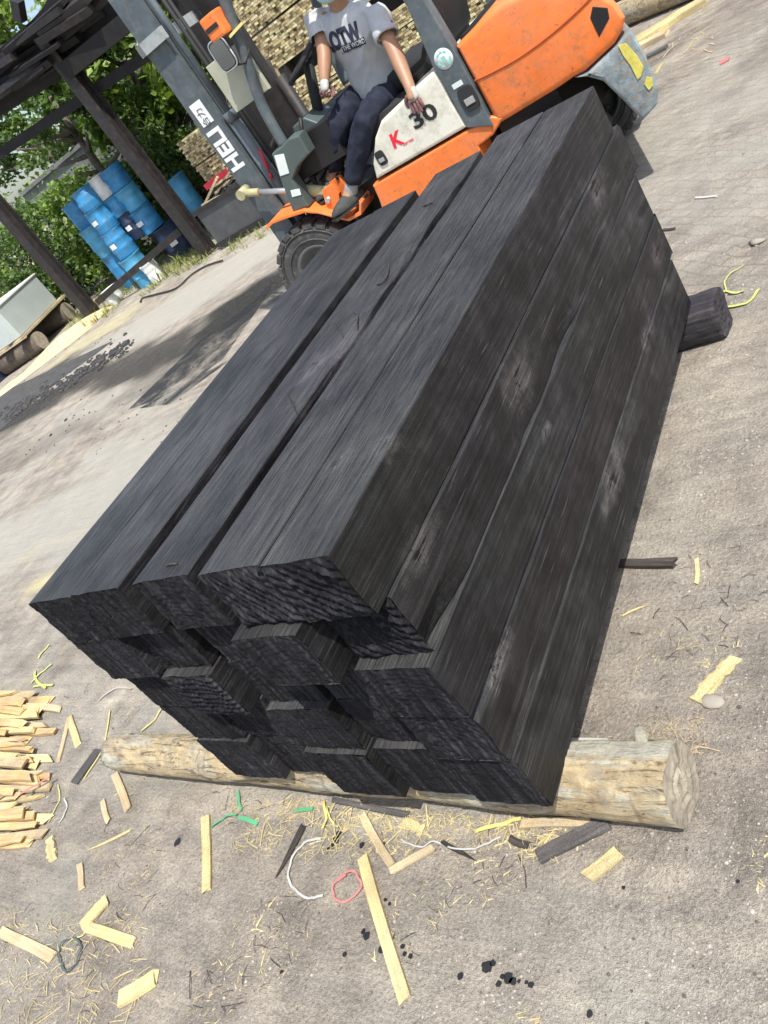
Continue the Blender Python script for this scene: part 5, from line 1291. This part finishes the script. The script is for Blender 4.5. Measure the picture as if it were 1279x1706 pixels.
mound('sawdust',gp(30,635),1.6,.25,.05,R(35),M['sawdust'],5,'thin yellow sawdust strip below the grey box')
o=flatpoly('soot_film',[(-40,705),(0,655),(60,628),(188,568),(160,590),(90,640),(20,700),(-20,735)],.005,plain('soot_on_ground',(.07,.068,.066),.9,var=.5,scale=9),kind='structure')

# ------------------------------------------------------------- wall and planting
o=MB().box((-14.5,11.3,0),(-6.0,11.5,2.15)).box((-14.5,11.25,2.15),(-6.0,11.55,2.22)).done('boundary_wall',M['concrete']); tag(o,'weathered grey concrete wall behind the barrels and bushes','wall')
def crown(name,c,rad,n,leaf,mat,parent=None,seed=1,clumps=26,hollow=.35):
    rg=random.Random(seed); b=bmesh.new(); vals=[]
    cl=[]
    for k in range(clumps):
        while True:
            q=Vector((rg.uniform(-1,1),rg.uniform(-1,1),rg.uniform(-1,1)))
            if hollow<q.length<1: break
        cl.append((Vector((q.x*rad[0],q.y*rad[1],q.z*rad[2])),rg.uniform(.22,.42)*min(rad),rg.uniform(-.25,.25)))
    for k in range(n):
        cc,cr_,cv=rg.choice(cl); q=Vector((rg.gauss(0,.5),rg.gauss(0,.5),rg.gauss(0,.45)))*cr_
        p=c+cc+q
        if p.z<.02: continue
        nrm=Vector((rg.gauss(0,.6),rg.gauss(0,.6),rg.uniform(.1,1))).normalized(); t=nrm.orthogonal().normalized(); t=Matrix.Rotation(rg.uniform(0,6.28),3,nrm)@t; u_=nrm.cross(t)
        s=leaf*rg.uniform(.6,1.3)
        v=[b.verts.new(p+x) for x in (-t*s*.5,-t*s*.1+u_*s*.38+nrm*s*.06,t*s*.55,-t*s*.1-u_*s*.38+nrm*s*.06)]
        b.faces.new(v); vals.append(min(1,max(0,.5+cv+rg.uniform(-.3,.3)+q.z/cr_*.15)))
    me=bpy.data.meshes.new(name); b.to_mesh(me); b.free(); rv_attr(me,vals); return link(name,me,mat,parent)
def tree(x,y,h,rad,n,leaf,mat,lab,seed,cz=None,cat='tree',clumps=26,group='trees and bushes behind the yard'):
    nm={'tree':'leafy_tree','bush':'leafy_bush'}[cat]
    e=empty(nm,(x,y,0),label=lab,cat=cat,group=group); rg=random.Random(seed); cz=cz or h-rad[2]
    t=MB(); r_=.035*h**.5 if cat=='bush' else .05*h**.6
    t.tube([(0,0,0),(rg.uniform(-.1,.1),rg.uniform(-.1,.1),cz*.6),(rg.uniform(-.2,.2),rg.uniform(-.2,.2),cz+rad[2]*.4)],[r_,r_*.7,r_*.3],8)
    for k in range(7):
        a=rg.uniform(0,6.28); z=cz*rg.uniform(.5,1.0); t.tube([(0,0,z),(math.cos(a)*rad[0]*.4,math.sin(a)*rad[1]*.4,z+rad[2]*.3),(math.cos(a)*rad[0]*.75,math.sin(a)*rad[1]*.75,z+rad[2]*.55)],[r_*.5,r_*.3,r_*.12],6)
    t.done('trunk' if cat=='tree' else 'stems',M['trunk'],e)
    crown('crown' if cat=='tree' else 'foliage',Vector((0,0,cz)),rad,n,leaf,mat,e,seed,clumps)
def ty(u,v,y): return yp(u,v,y)
a=ty(215,110,10.6); tree(a.x,10.6,a.z+1.2,(1.5,.9,1.0),5200,.15,M['leaf'],'bright broad-leaved tree seen through the steel frame',31,cz=a.z,clumps=40)
a=ty(265,215,12.0); tree(a.x,12.0,a.z+1.8,(1.7,.9,1.5),9000,.09,M['leaf3'],'tall dusty green tree beside the forklift mast, above the wall',32,cz=a.z,clumps=60)
a=ty(60,215,12.4); tree(a.x,12.4,a.z+1.2,(2.0,1.0,.8),6000,.11,M['leaf2'],'dark green tree over the wall at the left',42,cz=a.z,clumps=40)
a=ty(5,60,14); tree(a.x,14,a.z+1.2,(2.4,1.0,1.3),3500,.17,M['leaf'],'bright tree above the sooty roof at the top left corner',43,cz=a.z,clumps=30)
tree(-11.3,10.1,2.0,(1.6,.8,1.0),9000,.085,M['leaf'],'dense green bush left of the blue barrels',33,cz=.95,cat='bush',clumps=60)
tree(-13.6,10.2,2.1,(1.6,.9,1.05),8000,.09,M['leaf2'],'dark green bush behind the grey box',34,cz=1.0,cat='bush',clumps=60)
tree(-9.6,10.3,1.7,(.9,.6,.8),3200,.07,M['leaf2'],'low dark bush right behind the barrels',35,cz=.8,cat='bush',clumps=30)
a=ty(275,250,10.4); tree(a.x,10.4,2.4,(1.0,.6,1.1),6500,.075,M['leaf2'],'dark green bush between barrels and the small batten stack',36,cz=a.z,cat='bush',clumps=40)
tree(-16.5,11.5,2.6,(2.2,1.2,1.2),7000,.11,M['leaf'],'wide bush at the far left beyond the grey box',39,cz=1.2,cat='bush',clumps=50)
tree(-15.0,18,6.0,(3.2,1.6,2.4),6500,.2,M['leaf3'],'large distant tree at the upper left',40,cz=3.6,clumps=40)
a=ty(90,175,9.6); tree(a.x,9.6,a.z+.4,(1.3,.5,.35),1500,.10,M['leaf2'],'dark leafy branches hanging in under the sooty roof',41,cz=a.z,clumps=16)

# ------------------------------------------------------------- far logs at the upper right
a,b=gp(1047,48),gp(1140,10)
d=(b-a).normalized()
def farlog(p,q,r,mat,lab,name='far_log',cat='log',z=None,n=14):
    p=Vector(p);q=Vector(q); o=MB(); o.tube([Vector((p.x,p.y,z or r)),Vector((q.x,q.y,z or r))],r,n); w_=o.done(name,mat); tag(w_,lab,cat); return w_
nrm=Vector((-d.y,d.x,0))
farlog(a-d*1.6+nrm*.10,b+d*1.5+nrm*.10,.105,M['log'],'thick pale log lying behind the rear of the forklift')
farlog(a-d*1.8+nrm*.36,b+d*1.2+nrm*.34,.09,M['trunk'],'darker log lying behind the pale one at the upper right')
farlog(a-d*1.6+nrm*.23,b+d*1.2+nrm*.2,.08,M['greyplank'],'grey log resting on top of the two far logs',z=.24)
slat((1056,78),(1176,4),15,sl,'wood_offcut','long yellow board in front of the far log at the upper right',.04,G)
slat((1060,84),(1112,58),9,M['slat2'],'wood_offcut','brown stick below the long yellow board',.03,G)
slat((1078,98),(1112,80),6,M['greyplank'],'wood_offcut','grey stick below the brown one at the upper right',.02,G)
slat((1092,124),(1106,106),5,bk,'wood_offcut','straw-coloured splinter behind the counterweight',.008,G)
slat((1200,106),(1216,98),7,M['red_strap'],'wood_offcut','small reddish scrap on open ground at the upper right',.006,G)
slat((1160,330),(1195,328),4,M['white_strap'],'wood_offcut','pale splinter on the ground right of the stack',.004,G)
